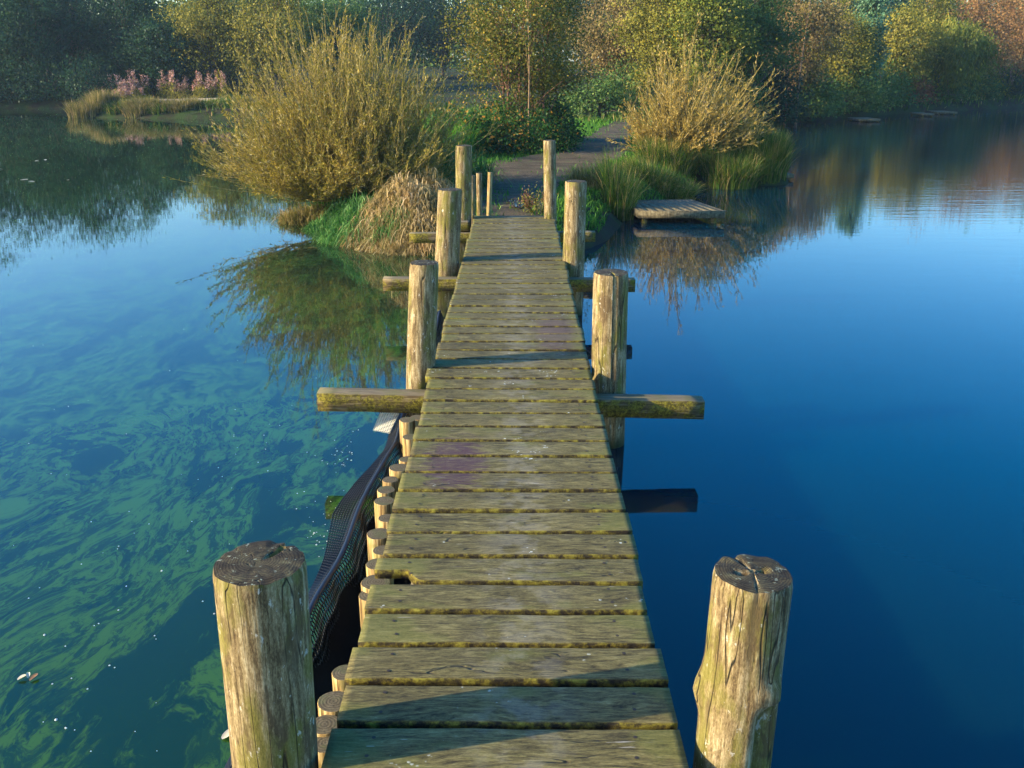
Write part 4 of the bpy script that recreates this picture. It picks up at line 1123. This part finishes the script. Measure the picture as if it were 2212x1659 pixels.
fleaf(494, 1590, .05, .9, 'pale curled leaf floating against the near left post', DL)
for i, (px, py, L) in enumerate([(52, 389, .14), (80, 348, .1), (98, 346, .1), (68, 393, .12), (2, 366, .1), (147, 389, .08)]):
    fleaf(px, py, L, i * 1.1, ['lone white floating leaf on the far left water', 'white floating leaf, left of a pair on the far left water', 'white floating leaf, right of a pair on the far left water', 'white floating leaf just below the lone one on the far left water', 'white floating leaf at the left edge of the water', 'faint floating leaf right of the others on the far left water'][i], NETW)

rng = np.random.default_rng(321); V = []; Q = []
spots = [(742, 985, .16, 26), (702, 1110, .16, 18), (720, 1170, .12, 12), (560, 945, .2, 8), (300, 1250, 1.1, 22), (150, 1000, 2.0, 30), (420, 1500, .8, 20), (450, 1150, .9, 18), (160, 1560, .6, 14)]
for (px, py, sp_, n) in spots:
    cx, cy = G(px, py, 0)
    for k in range(n):
        x_ = cx + rng.normal(0, sp_ * .45); y_ = cy + rng.normal(0, sp_); r_ = rng.uniform(.0014, .0034) * (1 if k % 6 else 1.7)
        if -.86 < x_: x_ = -.86 - rng.uniform(0, .1)
        b0 = len(V)
        for i in range(7):
            a = i * 2 * math.pi / 7; V.append((x_ + r_ * math.cos(a), y_ + r_ * math.sin(a), .001))
        for i in range(7):
            a = i * 2 * math.pi / 7; V.append((x_ + r_ * .6 * math.cos(a), y_ + r_ * .6 * math.sin(a), .001 + r_ * .6)); Q.append((b0 + i, b0 + (i + 1) % 7, b0 + 7 + (i + 1) % 7, b0 + 7 + i))
        V.append((x_, y_, .001 + r_ * .75))
        for i in range(7): Q.append((b0 + 7 + i, b0 + 7 + (i + 1) % 7, b0 + 14, b0 + 14))
Q3 = [q[:3] for q in Q if q[2] == q[3]]; Q4 = [q for q in Q if q[2] != q[3]]
s = NT('foam_bubbles'); FO = s.pbr((.5, .52, .42), .4)
tag(mesh_np('foam', V, [Q4, Q3], FO), 'tiny pale bubbles and specks scattered over the algae on the left water', 'foam', kind='stuff')

# ------------------------------------------------------------------ air
HZ = True
if HZ:
    b = [(-399, -79, -2.2), (499, -79, -2.2), (499, 599, -2.2), (-399, 599, -2.2)]
    v = b + [(p[0], p[1], 18.5) for p in b]
    s = NT('haze'); pv = s.n('ShaderNodeVolumePrincipled'); pv.inputs['Color'].default_value = (.55, .78, 1, 1); pv.inputs['Density'].default_value = .0006; pv.inputs['Anisotropy'].default_value = .1
    s.t.links.new(pv.outputs[0], s.out.inputs['Volume'])
    tag(mesh_np('haze', v, [[(3, 2, 1, 0), (4, 5, 6, 7), (0, 1, 5, 4), (1, 2, 6, 5), (2, 3, 7, 6), (3, 0, 4, 7)]], s.m), 'thin blue morning haze over the lake', 'haze', kind='stuff')

# ------------------------------------------------------------------ light
EL, AZ = 23.0, 256.5
w = bpy.data.worlds.new('World'); scn.world = w; w.use_nodes = True; nt = w.node_tree; nt.nodes.clear()
sky = nt.nodes.new('ShaderNodeTexSky'); sky.sky_type = 'NISHITA'; sky.sun_disc = False; sky.sun_elevation = R(EL); sky.sun_rotation = R(AZ); sky.air_density = 1.0; sky.dust_density = 1.1; sky.ozone_density = 1.8
hs = nt.nodes.new('ShaderNodeHueSaturation'); hs.inputs['Saturation'].default_value = 1.6; hs.inputs['Hue'].default_value = .506
bg = nt.nodes.new('ShaderNodeBackground'); bg.inputs[1].default_value = .15; ow = nt.nodes.new('ShaderNodeOutputWorld')
nt.links.new(sky.outputs[0], hs.inputs['Color']); nt.links.new(hs.outputs[0], bg.inputs[0]); nt.links.new(bg.outputs[0], ow.inputs[0])
sl = bpy.data.lights.new('sun', 'SUN'); sl.energy = 3.8; sl.angle = R(.5); sl.color = (1, .83, .55)
so = bpy.data.objects.new('sun', sl); COL.objects.link(so)
sd = Vector((math.sin(R(AZ)) * math.cos(R(EL)), math.cos(R(AZ)) * math.cos(R(EL)), math.sin(R(EL))))
so.rotation_euler = sd.to_track_quat('Z', 'Y').to_euler()

scn.view_settings.view_transform = 'Standard'; scn.view_settings.look = 'None'; scn.view_settings.gamma = 1; scn.view_settings.exposure = 1.5
scn.render.engine = 'CYCLES'
scn.cycles.max_bounces = 6; scn.cycles.transparent_max_bounces = 8; scn.cycles.volume_bounces = 0
